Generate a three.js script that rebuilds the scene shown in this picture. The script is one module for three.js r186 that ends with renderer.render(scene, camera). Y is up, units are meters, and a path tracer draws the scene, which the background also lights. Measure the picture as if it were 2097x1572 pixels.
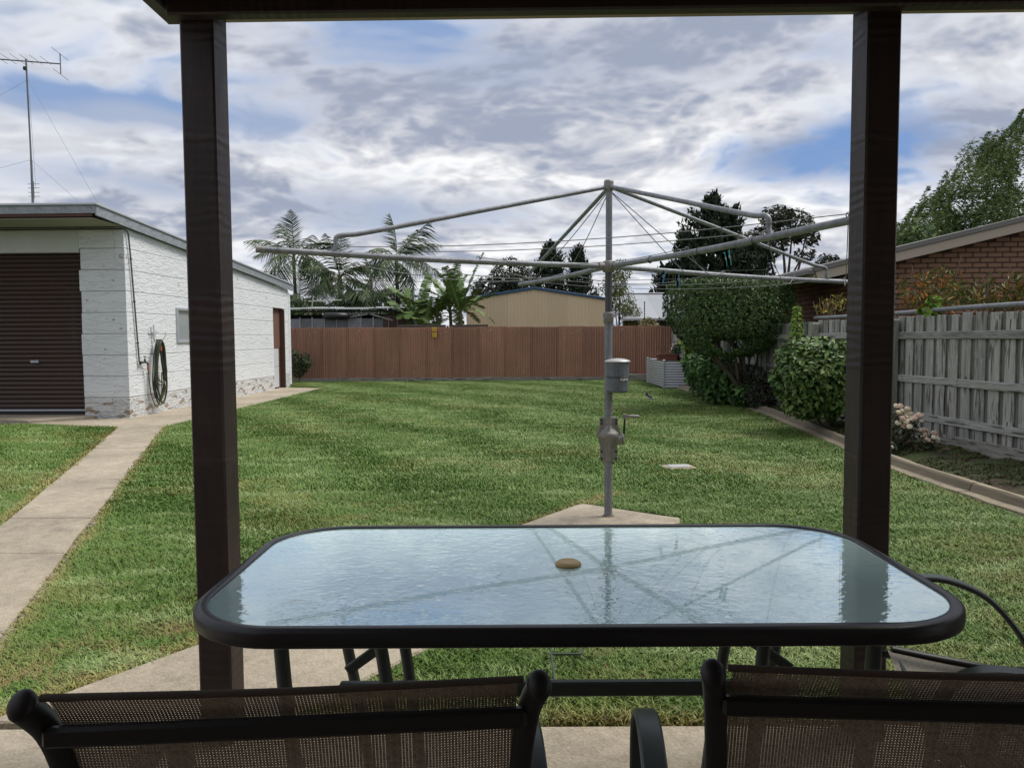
import * as THREE from 'three';
import { mergeGeometries, toCreasedNormals } from 'three/addons/utils/BufferGeometryUtils.js';

// ------------------------------------------------------------------ camera, sky, sun, exposure
const scene = new THREE.Scene();
const camera = new THREE.PerspectiveCamera(53.05, 2097 / 1572, 0.05, 600);
camera.rotation.order = 'YXZ';
camera.position.set(0, 1.30, 0);
camera.rotation.set(THREE.MathUtils.degToRad(-3.42), 0, THREE.MathUtils.degToRad(-0.33));
scene.add(camera);
const renderer = new THREE.WebGLRenderer();
renderer.toneMapping = THREE.LinearToneMapping;
renderer.toneMappingExposure = 1.3;
renderer.shadowMap.enabled = true;

function rng(seed) { let a = seed >>> 0; return () => { a = (a + 0x6D2B79F5) | 0; let t = Math.imul(a ^ (a >>> 15), 1 | a); t = (t + Math.imul(t ^ (t >>> 7), 61 | t)) ^ t; return ((t ^ (t >>> 14)) >>> 0) / 4294967296; }; }
const clamp = (x, a = 0, b = 1) => Math.min(b, Math.max(a, x));
const lerp = (a, b, t) => a + (b - a) * t;
const sstep = (a, b, x) => { const t = clamp((x - a) / (b - a)); return t * t * (3 - 2 * t); };
const PERM = (() => { const r = rng(7), p = new Uint8Array(512), q = [...Array(256).keys()]; for (let i = 255; i > 0; i--) { const j = Math.floor(r() * (i + 1)); [q[i], q[j]] = [q[j], q[i]]; } for (let i = 0; i < 512; i++) p[i] = q[i & 255]; return p; })();
function vnoise(x, y, per = 256) {            // tileable value noise, 0..1
  const xi = Math.floor(x), yi = Math.floor(y), fx = x - xi, fy = y - yi, u = fx * fx * (3 - 2 * fx), v = fy * fy * (3 - 2 * fy);
  const X0 = ((xi % per) + per) % per & 255, X1 = (X0 + 1) % per & 255, Y0 = ((yi % per) + per) % per & 255, Y1 = (Y0 + 1) % per & 255;
  const a = PERM[PERM[X0] + Y0], b = PERM[PERM[X1] + Y0], c = PERM[PERM[X0] + Y1], d = PERM[PERM[X1] + Y1];
  return (a + (b - a) * u + (c - a + (a - b - c + d) * u) * v) / 255;
}
function fbm(x, y, oct = 5, per = 256) { let s = 0, a = 0.5, n = 0; for (let i = 0; i < oct; i++) { s += a * vnoise(x, y, per); n += a; x *= 2; y *= 2; per = Math.min(256, per * 2); x += 17.0; y += 31.0; a *= 0.5; } return s / n; }

// the sky: broken stratocumulus over pale blue, the same kind of cloud all the way round
{
  const W = 4096, H = 2048, data = new Float32Array(W * H * 4);
  const bump = (az, el, a, e, sa, se) => Math.exp(-((az - a) ** 2) / (sa * sa) - ((el - e) ** 2) / (se * se));
  for (let j = 0; j < H; j++) {
    const el = (j + 0.5) / H * Math.PI - Math.PI / 2;
    if (el < -0.02) { for (let i = 0; i < W; i++) { const k = (j * W + i) * 4; data[k] = 0.2; data[k + 1] = 0.19; data[k + 2] = 0.16; data[k + 3] = 1; } continue; }
    const y = Math.sin(el), c = Math.cos(el), eld = el * 57.2958;
    for (let i = 0; i < W; i++) {
      const th = ((i + 0.5) / W - 0.5) * 2 * Math.PI, dx = Math.cos(th) * c, dz = Math.sin(th) * c;
      let az = Math.atan2(dx, -dz) * 57.2958;
      const h = 1 / (Math.max(y, 0) + 0.17);
      const u = dx * h * 2.1 + 11.3, v = dz * h * 2.1 + 5.7;
      const wx = fbm(u * 0.9 + 3, v * 0.9, 3) - 0.5, wy = fbm(u * 0.9 + 40, v * 0.9 + 9, 3) - 0.5;
      const big = fbm((u + wx * 0.8) * 0.55, (v + wy * 0.8) * 0.55, 3);
      const mid = fbm((u + wx) * 1.5 + 50, (v + wy) * 1.5, 5);
      const pf = fbm((u + wx * 0.6) * 5.4, (v + wy * 0.6) * 6.6 + 70, 6), bil = 1 - Math.abs(2 * fbm((u + wx * 0.5) * 8.5 + 20, (v + wy * 0.5) * 9.5 + 33, 3) - 1), puff = pf * 0.7 + (1 - bil) * 0.32 * sstep(0.35, 0.6, mid) + 0.10;
      // a few large features of this particular sky, where they stand over the yard
      const blue = 0.62 * bump(az, eld, 20.5, 12.3, 6, 1.5) + 0.40 * bump(az, eld, 28, 12.9, 5, 1.6) + 0.26 * bump(az, eld, -26, 14.8, 10, 1.0) + 0.30 * bump(az, eld, -24, 10.2, 9, 1.0) + 0.34 * bump(az, eld, -10, 8.9, 10, 1.3);
      const grey = 0.34 * bump(az, eld, 1, 18.6, 14, 2.4) + 0.24 * bump(az, eld, 12, 20.4, 8, 2.0) + 0.10 * bump(az, eld, -12, 9.3, 12, 1.7) + 0.14 * bump(az, eld, -13, 16.5, 6, 1.6) + 0.20 * bump(az, eld, 1, 14.4, 8, 1.0);
      const white = 0.30 * bump(az, eld, 10, 13.2, 12, 2.4) + 0.34 * bump(az, eld, 21, 8.6, 11, 1.6) + 0.18 * bump(az, eld, -8, 12.8, 9, 1.6) + 0.26 * bump(az, eld, 0, 5.2, 24, 2.0) + 0.10 * bump(az, eld, -26, 18.5, 9, 3.0);
      const cover = 0.93 + (big - 0.5) * 1.1 + (mid - 0.5) * 1.7 + (puff - 0.5) * 0.9 - blue * 1.9 + white * 0.25;
      const alpha = sstep(0.02, 0.95, cover);
      const t = clamp(0.43 + (mid - 0.5) * 1.35 + (puff - 0.5) * 1.35 + (big - 0.5) * 0.5 + grey * 1.1 - white * 0.95);
      const w = sstep(0.0, 0.95, t), hi = sstep(0.30, 0.0, t) * 0.16;
      const hz = Math.exp(-eld / 6), op = clamp(2.0 * (bump(az, eld, 21, 12.2, 7, 1.9) + bump(az, eld, 29, 12.6, 6, 1.9)) + sstep(0.30, 0.20, big) * 0.6);
      let r = lerp(0.72, 0.30, w) + hi, g = lerp(0.72, 0.34, w) + hi, b = lerp(0.74, 0.44, w) + hi * 0.9;
      const br = lerp(lerp(0.33, 0.13, op), 0.52, hz), bg = lerp(lerp(0.395, 0.26, op), 0.57, hz), bb = lerp(lerp(0.535, 0.53, op), 0.66, hz);
      r = lerp(br, r, alpha); g = lerp(bg, g, alpha); b = lerp(bb, b, alpha);
      const k = (j * W + i) * 4; data[k] = r * 0.9; data[k + 1] = g * 0.9; data[k + 2] = b * 0.9; data[k + 3] = 1;
    }
  }
  const sky = new THREE.DataTexture(data, W, H, THREE.RGBAFormat, THREE.FloatType);
  sky.mapping = THREE.EquirectangularReflectionMapping; sky.magFilter = THREE.LinearFilter; sky.colorSpace = THREE.LinearSRGBColorSpace; sky.needsUpdate = true;
  scene.background = sky; scene.environment = sky;
}
const sun = new THREE.DirectionalLight(new THREE.Color(1, 0.955, 0.88), 2.7);
sun.position.set(20, 34, -8); sun.castShadow = true; sun.shadow.radius = 45;
sun.shadow.mapSize.set(2048, 2048); Object.assign(sun.shadow.camera, { left: -30, right: 30, top: 30, bottom: -30, near: 1, far: 120 });
scene.add(sun);

// ------------------------------------------------------------------ helpers
const V = (x, y, z) => new THREE.Vector3(x, y, z);
const taken = {};
function numbered(n) { const k = taken[n] = (taken[n] ?? -1) + 1; return k ? `${n}_${String(k).padStart(3, '0')}` : n; }
function shade(o) { o.castShadow = o.receiveShadow = true; return o; }
function thing(name, label, category, pos = [0, 0, 0], turn = 0, group) {
  const o = new THREE.Group(); o.name = numbered(name); o.position.set(...pos); o.rotation.y = turn; o.userData = { label, category };
  if (group) o.userData.group = group; scene.add(o); return o;
}
function single(name, label, category, geo, mat, group) {
  const o = shade(new THREE.Mesh(geo, mat)); o.name = numbered(name); o.userData = { label, category }; if (group) o.userData.group = group; scene.add(o); return o;
}
function struct(name, geo, mat) { const o = shade(new THREE.Mesh(geo, mat)); o.name = name; o.userData = { kind: 'structure' }; scene.add(o); return o; }
function part(parent, name, geo, mat) { const o = shade(new THREE.Mesh(geo, mat)); o.name = name; parent.add(o); return o; }
function sub(parent, name) { const o = new THREE.Group(); o.name = name; parent.add(o); return o; }

function tex(w, h, fn, { srgb = true, rep = [1, 1], linear = false } = {}) {
  const d = new Uint8Array(w * h * 4), out = [0, 0, 0, 255];
  const enc = (c) => (c <= 0.0031308 ? 12.92 * c : 1.055 * Math.pow(c, 1 / 2.4) - 0.055);
  for (let j = 0; j < h; j++) for (let i = 0; i < w; i++) {
    fn(i / w, j / h, out); const k = (j * w + i) * 4;
    for (let q = 0; q < 3; q++) d[k + q] = clamp(srgb ? enc(clamp(out[q])) : out[q]) * 255;
    d[k + 3] = 255;
  }
  const t = new THREE.DataTexture(d, w, h); t.wrapS = t.wrapT = THREE.RepeatWrapping; t.magFilter = THREE.LinearFilter; t.minFilter = THREE.LinearMipmapLinearFilter; t.generateMipmaps = true;
  if (srgb) t.colorSpace = THREE.SRGBColorSpace; t.repeat.set(...rep); t.needsUpdate = true; return t;
}
const grey = (w, h, fn, rep) => tex(w, h, (u, v, o) => { o[0] = o[1] = o[2] = fn(u, v); }, { srgb: false, rep });
const lin = (r, g, b) => new THREE.Color().setRGB(r, g, b);
const mat = (r, g, b, rough = 0.8, extra = {}) => new THREE.MeshStandardMaterial({ color: lin(r, g, b), roughness: rough, ...extra });

// uv in metres by the dominant axis of each face normal
function boxUV(g, ox = 0, oy = 0, turn = false) {
  const p = g.attributes.position, n = g.attributes.normal, uv = new Float32Array(p.count * 2);
  for (let i = 0; i < p.count; i++) {
    const x = p.getX(i), y = p.getY(i), z = p.getZ(i), ax = Math.abs(n.getX(i)), ay = Math.abs(n.getY(i)), az = Math.abs(n.getZ(i));
    let u, v; if (ay >= ax && ay >= az) { u = x; v = -z; } else if (ax >= az) { u = z; v = y; } else { u = x; v = y; }
    uv[i * 2] = (turn ? v : u) + ox; uv[i * 2 + 1] = (turn ? u : v) + oy;
  }
  g.setAttribute('uv', new THREE.BufferAttribute(uv, 2)); return g;
}
// box with chamfered edges, 44 triangles
function cbox(w, h, d, b = 0.005, ox = 0, oy = 0, turn = false) {
  const X = w / 2, Y = h / 2, Z = d / 2; b = Math.min(b, X * 0.9, Y * 0.9, Z * 0.9);
  const P = [], face = (...v) => { for (let i = 1; i + 1 < v.length; i++) P.push(v[0], v[i], v[i + 1]); };
  const S = [-1, 1];
  for (const s of S) {
    const o = (a) => (s > 0 ? a : a.reverse());
    face(...o([[s * X, -Y + b, Z - b], [s * X, -Y + b, -Z + b], [s * X, Y - b, -Z + b], [s * X, Y - b, Z - b]]));
    face(...o([[-X + b, s * Y, Z - b], [X - b, s * Y, Z - b], [X - b, s * Y, -Z + b], [-X + b, s * Y, -Z + b]]));
    face(...o([[-X + b, -Y + b, s * Z], [X - b, -Y + b, s * Z], [X - b, Y - b, s * Z], [-X + b, Y - b, s * Z]]));
  }
  for (const s of S) for (const t of S) {
    const o = (a) => (s * t > 0 ? a : a.reverse());
    face(...o([[s * X, t * (Y - b), -Z + b], [s * (X - b), t * Y, -Z + b], [s * (X - b), t * Y, Z - b], [s * X, t * (Y - b), Z - b]]));
    face(...o([[-X + b, s * Y, t * (Z - b)], [-X + b, s * (Y - b), t * Z], [X - b, s * (Y - b), t * Z], [X - b, s * Y, t * (Z - b)]]));
    face(...o([[t * (X - b), -Y + b, s * Z], [t * X, -Y + b, s * (Z - b)], [t * X, Y - b, s * (Z - b)], [t * (X - b), Y - b, s * Z]]));
    for (const q of S) { const k = s * t * q > 0; const a = [[s * X, t * (Y - b), q * (Z - b)], [s * (X - b), t * Y, q * (Z - b)], [s * (X - b), t * (Y - b), q * Z]]; face(...(k ? a : a.reverse())); }
  }
  const g = new THREE.BufferGeometry(); g.setAttribute('position', new THREE.Float32BufferAttribute(P.flat(), 3)); g.computeVertexNormals(); return boxUV(g, ox, oy, turn);
}
const boxAt = (x, y, z, w, h, d, b, ox, oy, turn) => cbox(w, h, d, b, ox, oy, turn).translate(x, y, z);
// tube of varying radius through points (smooth), capped
function tube(pts, r, seg = 24, rad = 8, { curve = true, flat = 1 } = {}) {
  const P = pts.map((p) => (p.isVector3 ? p : V(...p)));
  const c = curve && P.length > 2 ? new THREE.CatmullRomCurve3(P, false, 'centripetal') : null;
  const R = typeof r === 'function' ? r : () => r, pos = [], idx = [], nor = [], uv = [];
  const n = c ? seg : P.length - 1, at = (t) => { if (c) return c.getPoint(t); const k = Math.min(P.length - 2, Math.floor(t * (P.length - 1))); return P[k].clone().lerp(P[k + 1], t * (P.length - 1) - k); };
  let N = null; let L = 0, prev = null;
  for (let i = 0; i <= n; i++) {
    const t = i / n, p = at(t), T = at(Math.min(1, t + 1e-3)).sub(at(Math.max(0, t - 1e-3))).normalize();
    if (!N) { N = Math.abs(T.y) < 0.9 ? V(0, 1, 0) : V(1, 0, 0); } N.addScaledVector(T, -N.dot(T)).normalize();
    const B = T.clone().cross(N); if (prev) L += p.distanceTo(prev); prev = p.clone();
    for (let k = 0; k <= rad; k++) { const a = k / rad * Math.PI * 2, d = N.clone().multiplyScalar(Math.cos(a)).addScaledVector(B, Math.sin(a) * flat), q = p.clone().addScaledVector(d, R(t)); pos.push(q.x, q.y, q.z); d.normalize(); nor.push(d.x, d.y, d.z); uv.push(k / rad * 2 * Math.PI * R(t), L); }
  }
  const w = rad + 1;
  for (let i = 0; i < n; i++) for (let k = 0; k < rad; k++) { const a = i * w + k; idx.push(a, a + 1, a + w, a + 1, a + w + 1, a + w); }
  for (const [row, s] of [[0, -1], [n, 1]]) { const p = at(row / n), T = at(Math.min(1, row / n + 1e-3)).sub(at(Math.max(0, row / n - 1e-3))).normalize().multiplyScalar(s); const c0 = pos.length / 3; pos.push(p.x, p.y, p.z); nor.push(T.x, T.y, T.z); uv.push(0, 0); for (let k = 0; k < rad; k++) { const a = row * w + k; for (const q of [a, a + 1]) { pos.push(pos[q * 3], pos[q * 3 + 1], pos[q * 3 + 2]); nor.push(T.x, T.y, T.z); uv.push(0, 0); } const e = pos.length / 3; s > 0 ? idx.push(c0, e - 2, e - 1) : idx.push(c0, e - 1, e - 2); } }
  const g = new THREE.BufferGeometry(); g.setAttribute('position', new THREE.Float32BufferAttribute(pos, 3)); g.setAttribute('normal', new THREE.Float32BufferAttribute(nor, 3)); g.setAttribute('uv', new THREE.Float32BufferAttribute(uv, 2)); g.setIndex(idx); return g;
}
function cyl(x, y, z, r0, r1, h, rad = 20, open = false) { return new THREE.CylinderGeometry(r1, r0, h, rad, 1, open).translate(x, y + h / 2, z); }
function merge(list) { const any = list.some((g) => !g.index); return mergeGeometries(list.map((g) => { const k = any && g.index ? g.toNonIndexed() : g; for (const a of Object.keys(k.attributes)) if (!['position', 'normal', 'uv', 'color'].includes(a)) k.deleteAttribute(a); return k; })); }
function extr(pts, depth, bevel = 0, holes = []) {
  const s = new THREE.Shape(pts.map((p) => new THREE.Vector2(...p))); for (const h of holes) s.holes.push(new THREE.Path(h.map((p) => new THREE.Vector2(...p))));
  return new THREE.ExtrudeGeometry(s, { depth: depth - 2 * bevel, bevelEnabled: bevel > 0, bevelThickness: bevel, bevelSize: bevel, bevelOffset: -bevel, bevelSegments: 1, curveSegments: 12 }).translate(0, 0, bevel);
}
function lathe(pts, seg = 28) { return new THREE.LatheGeometry(pts.map((p) => new THREE.Vector2(...p)), seg); }
// corrugated sheet: width along x, height along y, waves along x facing +z; top(x) gives the upper edge
function corrugated(w, y0, top, pitch, amp, per = 8, { trap = false, ou = 0, ov = 0 } = {}) {
  const n = Math.max(2, Math.round(w / pitch * per)), pos = [], idx = [], uv = [];
  for (let i = 0; i <= n; i++) {
    const x = i / n * w - w / 2, ph = (i / n * w / pitch) % 1; let z;
    if (trap) z = ph < 0.12 ? amp * ph / 0.12 : ph < 0.24 ? amp : ph < 0.36 ? amp * (0.36 - ph) / 0.12 : 0; else z = amp * (0.5 + 0.5 * Math.cos(ph * 2 * Math.PI));
    for (const y of [y0, top(x)]) { pos.push(x, y, z); uv.push(x + ou, y + ov); }
  }
  for (let i = 0; i < n; i++) { const a = i * 2; idx.push(a, a + 2, a + 1, a + 2, a + 3, a + 1); }
  const g = new THREE.BufferGeometry(); g.setAttribute('position', new THREE.Float32BufferAttribute(pos, 3)); g.setAttribute('uv', new THREE.Float32BufferAttribute(uv, 2)); g.setIndex(idx); g.computeVertexNormals(); return g;
}
// ------------------------------------------------------------------ materials
const R0 = rng(11);
const concreteMap = tex(1024, 1024, (u, v, o) => {
  const a = fbm(u * 4, v * 4, 5, 4), s = vnoise(u * 256, v * 256), st = fbm(u * 9 + 5, v * 9 + 2, 4, 9), f = fbm(u * 40, v * 40, 3, 40);
  let k = 0.80 + (a - 0.5) * 0.55 + (s - 0.5) * 0.22 + (f - 0.5) * 0.3; if (st > 0.62) k *= 1 - (st - 0.62) * 1.3; if (s > 0.965 && f > 0.5) k *= 0.55;
  o[0] = 0.45 * k; o[1] = 0.388 * k; o[2] = 0.295 * k;
}, { rep: [0.5, 0.5] });
const concreteBump = grey(512, 512, (u, v) => 0.6 * fbm(u * 40, v * 40, 4, 40) + 0.4 * vnoise(u * 160, v * 160, 160), [1, 1]);
const CONC = new THREE.MeshStandardMaterial({ map: concreteMap, bumpMap: concreteBump, bumpScale: 0.006, roughness: 0.93 });
const CONC_EDGE = new THREE.MeshStandardMaterial({ color: lin(0.82, 0.80, 0.75), map: concreteMap, bumpMap: concreteBump, bumpScale: 0.012, roughness: 0.95 });
const soilMap = tex(1024, 1024, (u, v, o) => {
  const a = fbm(u * 12, v * 12, 5, 12), m = fbm(u * 5 + 3, v * 5 + 8, 4, 5), s = vnoise(u * 220, v * 220, 220), k = 0.55 + a * 0.6 + (s - 0.5) * 0.7, g = sstep(0.42, 0.58, m);
  o[0] = lerp(0.085, 0.075, g) * k; o[1] = lerp(0.062, 0.10, g) * k; o[2] = lerp(0.04, 0.028, g) * k;
}, { rep: [0.5, 0.5] });
const soilBump = grey(512, 512, (u, v) => fbm(u * 24, v * 24, 5, 24), [1, 1]);
const SOIL = new THREE.MeshStandardMaterial({ map: soilMap, bumpMap: soilBump, bumpScale: 0.04, roughness: 1 });
const THATCH = new THREE.MeshStandardMaterial({ color: lin(0.9, 1, 0.8), map: soilMap, bumpMap: soilBump, bumpScale: 0.03, roughness: 1 });
const paintMap = tex(1024, 1024, (u, v, o) => {      // white paint over rough blocks: chips and grime in the cracks
  const c = fbm(u * 10, v * 40, 5, 10), d = fbm(u * 5 + 2, v * 6, 4, 5), s = fbm(u * 60, v * 120, 3, 60), e = fbm(u * 22 + 9, v * 44 + 4, 4, 22);
  let k = 0.97 + (d - 0.5) * 0.10 + (s - 0.5) * 0.05; const cr = Math.abs(c - 0.5) < 0.006 && d > 0.52 ? 0.66 : 1; k *= cr;
  o[0] = 0.74 * k; o[1] = 0.765 * k; o[2] = 0.79 * k; if (e > 0.80) { o[0] = 0.34; o[1] = 0.29; o[2] = 0.23; }
}, { rep: [0.42, 0.42] });
const paintBump = grey(1024, 1024, (u, v) => { const c = fbm(u * 10, v * 40, 5, 10), s = fbm(u * 46, v * 92, 4, 46); return clamp(0.55 * s + 0.5 * sstep(0, 0.06, Math.abs(c - 0.5)) * 0.9); }, [0.42, 0.42]);
const WHITEBLOCK = new THREE.MeshStandardMaterial({ map: paintMap, bumpMap: paintBump, bumpScale: 0.012, roughness: 0.75 });
const paintMap2 = tex(512, 512, (u, v, o) => { const e = fbm(u * 9 + 9, v * 18 + 4, 5, 9), d = fbm(u * 30, v * 30, 3, 30); let k = 0.9 + (d - 0.5) * 0.2; o[0] = 0.66 * k; o[1] = 0.67 * k; o[2] = 0.67 * k; if (e > 0.60) { const q = sstep(0.60, 0.64, e); o[0] = lerp(o[0], 0.33, q); o[1] = lerp(o[1], 0.27, q); o[2] = lerp(o[2], 0.21, q); } }, { rep: [0.8, 0.8] });
const WHITEBASE = new THREE.MeshStandardMaterial({ map: paintMap2, bumpMap: paintBump, bumpScale: 0.03, roughness: 0.85 });
const RENDER_WHITE = mat(0.60, 0.63, 0.60, 0.8, { bumpMap: concreteBump, bumpScale: 0.004 });
const palMap = (seed, tone, white) => tex(512, 512, (u, v0, o) => {
  const v = v0 + 0.16 * fbm(u * 90 + seed, v0 * 3, 3, 256); const g = fbm(u * 80 + seed * 3.1, v * 3 + seed, 4, 256), f = vnoise(u * 200 + seed, v * 9, 256), p = fbm(u * 9 + seed * 7, v * 2.4 + seed * 2, 4, 256), q = fbm(u * 46 + seed * 5, v * 13 + 8 + seed, 4, 256);
  let k = tone * (0.62 + 0.75 * g + (f - 0.5) * 0.3) * (0.75 + 0.5 * p); let r = 0.36 * k, gg = 0.355 * k, b = 0.335 * k;
  const w = sstep(0.60, 0.68, q) * white; r = lerp(r, 0.47, w); gg = lerp(gg, 0.47, w); b = lerp(b, 0.46, w);
  const d = sstep(0.58, 0.72, fbm(u * 34 + seed * 11, v * 4 + seed * 4, 4, 256)); r = lerp(r, 0.055, d * 0.8); gg = lerp(gg, 0.05, d * 0.8); b = lerp(b, 0.042, d * 0.8);
  o[0] = r; o[1] = gg; o[2] = b;
}, { rep: [1, 1] });
const palBump = grey(256, 512, (u, v) => 0.7 * fbm(u * 70, v * 3, 4, 256) + 0.3 * vnoise(u * 160, v * 8, 256), [1, 1]);
const PALING = [[1, 0.8, 0.45], [2, 1.0, 0.75], [3, 0.72, 0.3], [4, 0.92, 0.5], [5, 1.1, 0.6]].map(([s, t, w]) => new THREE.MeshStandardMaterial({ map: palMap(s, t, w), bumpMap: palBump, bumpScale: 0.006, roughness: 0.92 }));
const PALGAP = new THREE.MeshStandardMaterial({ color: lin(0.55, 0.53, 0.48), map: PALING[2].map, bumpMap: palBump, bumpScale: 0.006, roughness: 0.95 });
const PLINTH = new THREE.MeshStandardMaterial({ color: lin(0.85, 0.83, 0.76), map: PALING[3].map, bumpMap: palBump, bumpScale: 0.005, roughness: 0.95 });
const timberMap = tex(512, 1024, (u, v, o) => { const g = fbm(u * 30, v * 3, 5, 256), s = 0.5 + 0.5 * Math.sin((v * 32 + fbm(u * 5, v * 9, 3) * 1.0 + u * 2) * 6.283), p = fbm(u * 3, v * 6, 4, 256); const k = 0.5 + 0.55 * g + 0.16 * s * sstep(0.45, 0.65, p) + (p - 0.5) * 0.6; o[0] = 0.036 * k; o[1] = 0.021 * k; o[2] = 0.019 * k; }, { rep: [1, 1] });
const timberBump = grey(512, 1024, (u, v) => 0.5 * (0.5 + 0.5 * Math.sin((v * 32 + fbm(u * 5, v * 9, 3) * 1.0 + u * 2) * 6.283)) * sstep(0.35, 0.6, fbm(u * 3 + 5, v * 8, 3, 256)) + 0.5 * fbm(u * 40, v * 6, 4, 256), [1, 1]);
const TIMBER = new THREE.MeshStandardMaterial({ map: timberMap, bumpMap: timberBump, bumpScale: 0.003, roughness: 0.52 });
const galvMap = tex(512, 512, (u, v, o) => { const a = fbm(u * 22, v * 22, 3, 22), b = fbm(u * 4, v * 4, 4, 4), s = vnoise(u * 120, v * 120, 120), k = 0.8 + (a - 0.5) * 0.45 + (b - 0.5) * 0.5 + (s - 0.5) * 0.18; o[0] = 0.30 * k; o[1] = 0.315 * k; o[2] = 0.335 * k; }, { rep: [2.5, 2.5] });
const GALV = new THREE.MeshStandardMaterial({ map: galvMap, metalness: 0.35, roughness: 0.52 });
const GALV_WARM = new THREE.MeshStandardMaterial({ map: galvMap, color: lin(1.1, 1.0, 0.9), metalness: 0.3, roughness: 0.55 });
const ZINC = mat(0.50, 0.53, 0.56, 0.42, { metalness: 0.45 });
const FASCIA = new THREE.MeshStandardMaterial({ map: galvMap, color: lin(1.25, 1.3, 1.32), metalness: 0.25, roughness: 0.5 });
const WIRE = mat(0.22, 0.22, 0.22, 0.5, { metalness: 0.3 });
const BLACK = mat(0.012, 0.012, 0.013, 0.5), DARK = mat(0.03, 0.028, 0.026, 0.7);
const fenceMap = tex(1024, 1024, (u, v, o) => {     // faded brown paint, dust streaks low down, small flakes of bare white
  const a = fbm(u * 5, v * 5, 4, 5), st = fbm(u * 90, v * 2.5, 4, 90), n = vnoise(u * 300, v * 300, 300), k = 0.86 + (a - 0.5) * 0.34 + (st - 0.5) * 0.3 + (n - 0.5) * 0.14;
  o[0] = 0.42 * k; o[1] = 0.215 * k; o[2] = 0.15 * k; const f = fbm(u * 70 + 4, v * 70 + 8, 2, 70), m = fbm(u * 3 + 7, v * 3, 3, 3); if (f > 0.84 && m > 0.5) { o[0] = 0.55; o[1] = 0.47; o[2] = 0.38; }
}, { rep: [0.25, 0.25] });
const BROWNFENCE = [1, 0.93, 1.06].map((k) => new THREE.MeshStandardMaterial({ color: lin(k, k, k * 0.99), map: fenceMap, roughness: 0.62 }));
const brickMap = tex(512, 512, (u, v, o) => { const a = fbm(u * 8, v * 8, 4, 8), n = vnoise(u * 120, v * 120, 120), k = 0.8 + (a - 0.5) * 0.5 + (n - 0.5) * 0.35; o[0] = 0.285 * k; o[1] = 0.165 * k; o[2] = 0.108 * k; }, { rep: [1.7, 1.7] });
const BRICKS = [[1, 1, 1], [0.86, 0.82, 0.82], [1.12, 1.1, 1.05], [0.95, 0.9, 0.95]].map(([r, g, b]) => new THREE.MeshStandardMaterial({ color: lin(r, g, b), map: brickMap, bumpMap: concreteBump, bumpScale: 0.004, roughness: 0.9 }));
const MORTAR = mat(0.06, 0.034, 0.027, 0.95, { bumpMap: concreteBump, bumpScale: 0.004 });
const BARGE = mat(0.40, 0.34, 0.27, 0.6), ROOFTRIM = mat(0.155, 0.15, 0.14, 0.6);
const barkMap = tex(256, 512, (u, v, o) => { const a = fbm(u * 14, v * 5, 5, 14), k = 0.5 + a; o[0] = 0.13 * k; o[1] = 0.10 * k; o[2] = 0.072 * k; }, { rep: [3, 1.5] });
const BARK = new THREE.MeshStandardMaterial({ map: barkMap, bumpMap: palBump, bumpScale: 0.02, roughness: 1 });
const LEAF = new THREE.MeshStandardMaterial({ vertexColors: true, roughness: 0.72 });
const GLOSSLEAF = new THREE.MeshPhysicalMaterial({ vertexColors: true, roughness: 0.44, specularIntensity: 0.6 });

// ------------------------------------------------------------------ ground, lawn, paths
const flat = (pts, y) => { const g = new THREE.ShapeGeometry(new THREE.Shape(pts.map(([x, z]) => new THREE.Vector2(x, -z)))); g.rotateX(-Math.PI / 2).translate(0, y, 0); return boxUV(g); };
struct('ground', boxUV(new THREE.PlaneGeometry(700, 700).rotateX(-Math.PI / 2).translate(0, -0.05, -100)), SOIL);
// the lawns lie a touch lower than the slabs
struct('lawn', flat([[-2.0, -2.5], [7, -2.5], [7, -24], [-10.5, -24], [-10.5, -2.5]], -0.02), THATCH);
const slab = (pts, y0, y1, b = 0.008) => boxUV(extr(pts.map(([x, z]) => [x, -z]), y1 - y0, b).rotateX(-Math.PI / 2).translate(0, y0, 0));
struct('patio_slab', slab([[-7, -2.52], [7, -2.50], [7, 3], [-7, 3]], -0.12, 0.0), CONC);
// path from the patio to the shed: poured bays with joints
const pathL = (d) => -1.6 - 0.375 * d, pathR = (d) => -1.05 - 0.365 * d;
const lp = thing('garden_path', 'concrete path running from the patio to the white shed', 'path'); lp.userData = { kind: 'structure' };
{ const cuts = [2.526, 3.35, 4.62, 5.55, 6.9, 9.2, 11.5]; for (let i = 0; i + 1 < cuts.length; i++) { const a = cuts[i] + 0.005, b = cuts[i + 1] - 0.005, m = (a + b) / 2, wob = 0.012 * Math.sin(i * 2.3); part(lp, 'bay', slab([[pathL(a), -a], [pathR(a), -a], [pathR(m) + wob, -m], [pathR(b), -b], [pathL(b), -b], [pathL(m) + wob, -m]], -0.12, 0.006 + 0.003 * (i % 2)), CONC); } }
// crumbled edge of the path on the lawn side
{ const r = rng(5), gs = []; for (let i = 0; i < 420; i++) { const d = 2.9 + r() ** 1.4 * 8, x = pathR(d) + 0.008 + r() * 0.03; const s = 0.008 + r() * r() * 0.02; gs.push(new THREE.IcosahedronGeometry(s, 0).scale(1.3, 0.5, 1.1).rotateY(r() * 6).translate(x, -0.012 + r() * 0.012, -d)); } const e = single('crumbled_edge', 'crumbled concrete along the lawn edge of the shed path', 'rubble', boxUV(merge(gs)), CONC_EDGE); e.userData = { kind: 'stuff', label: e.userData.label }; }
const sp = thing('shed_path', 'concrete strip beside the white shed', 'path'); sp.userData = { kind: 'structure' };
part(sp, 'bay', slab([[-7.6, -12.02], [-6.0, -11.52], [-5.25, -11.51], [-5.2, -12.5], [-6.35, -12.75], [-6.9, -12.76]], -0.12, 0.004), CONC);
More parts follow.
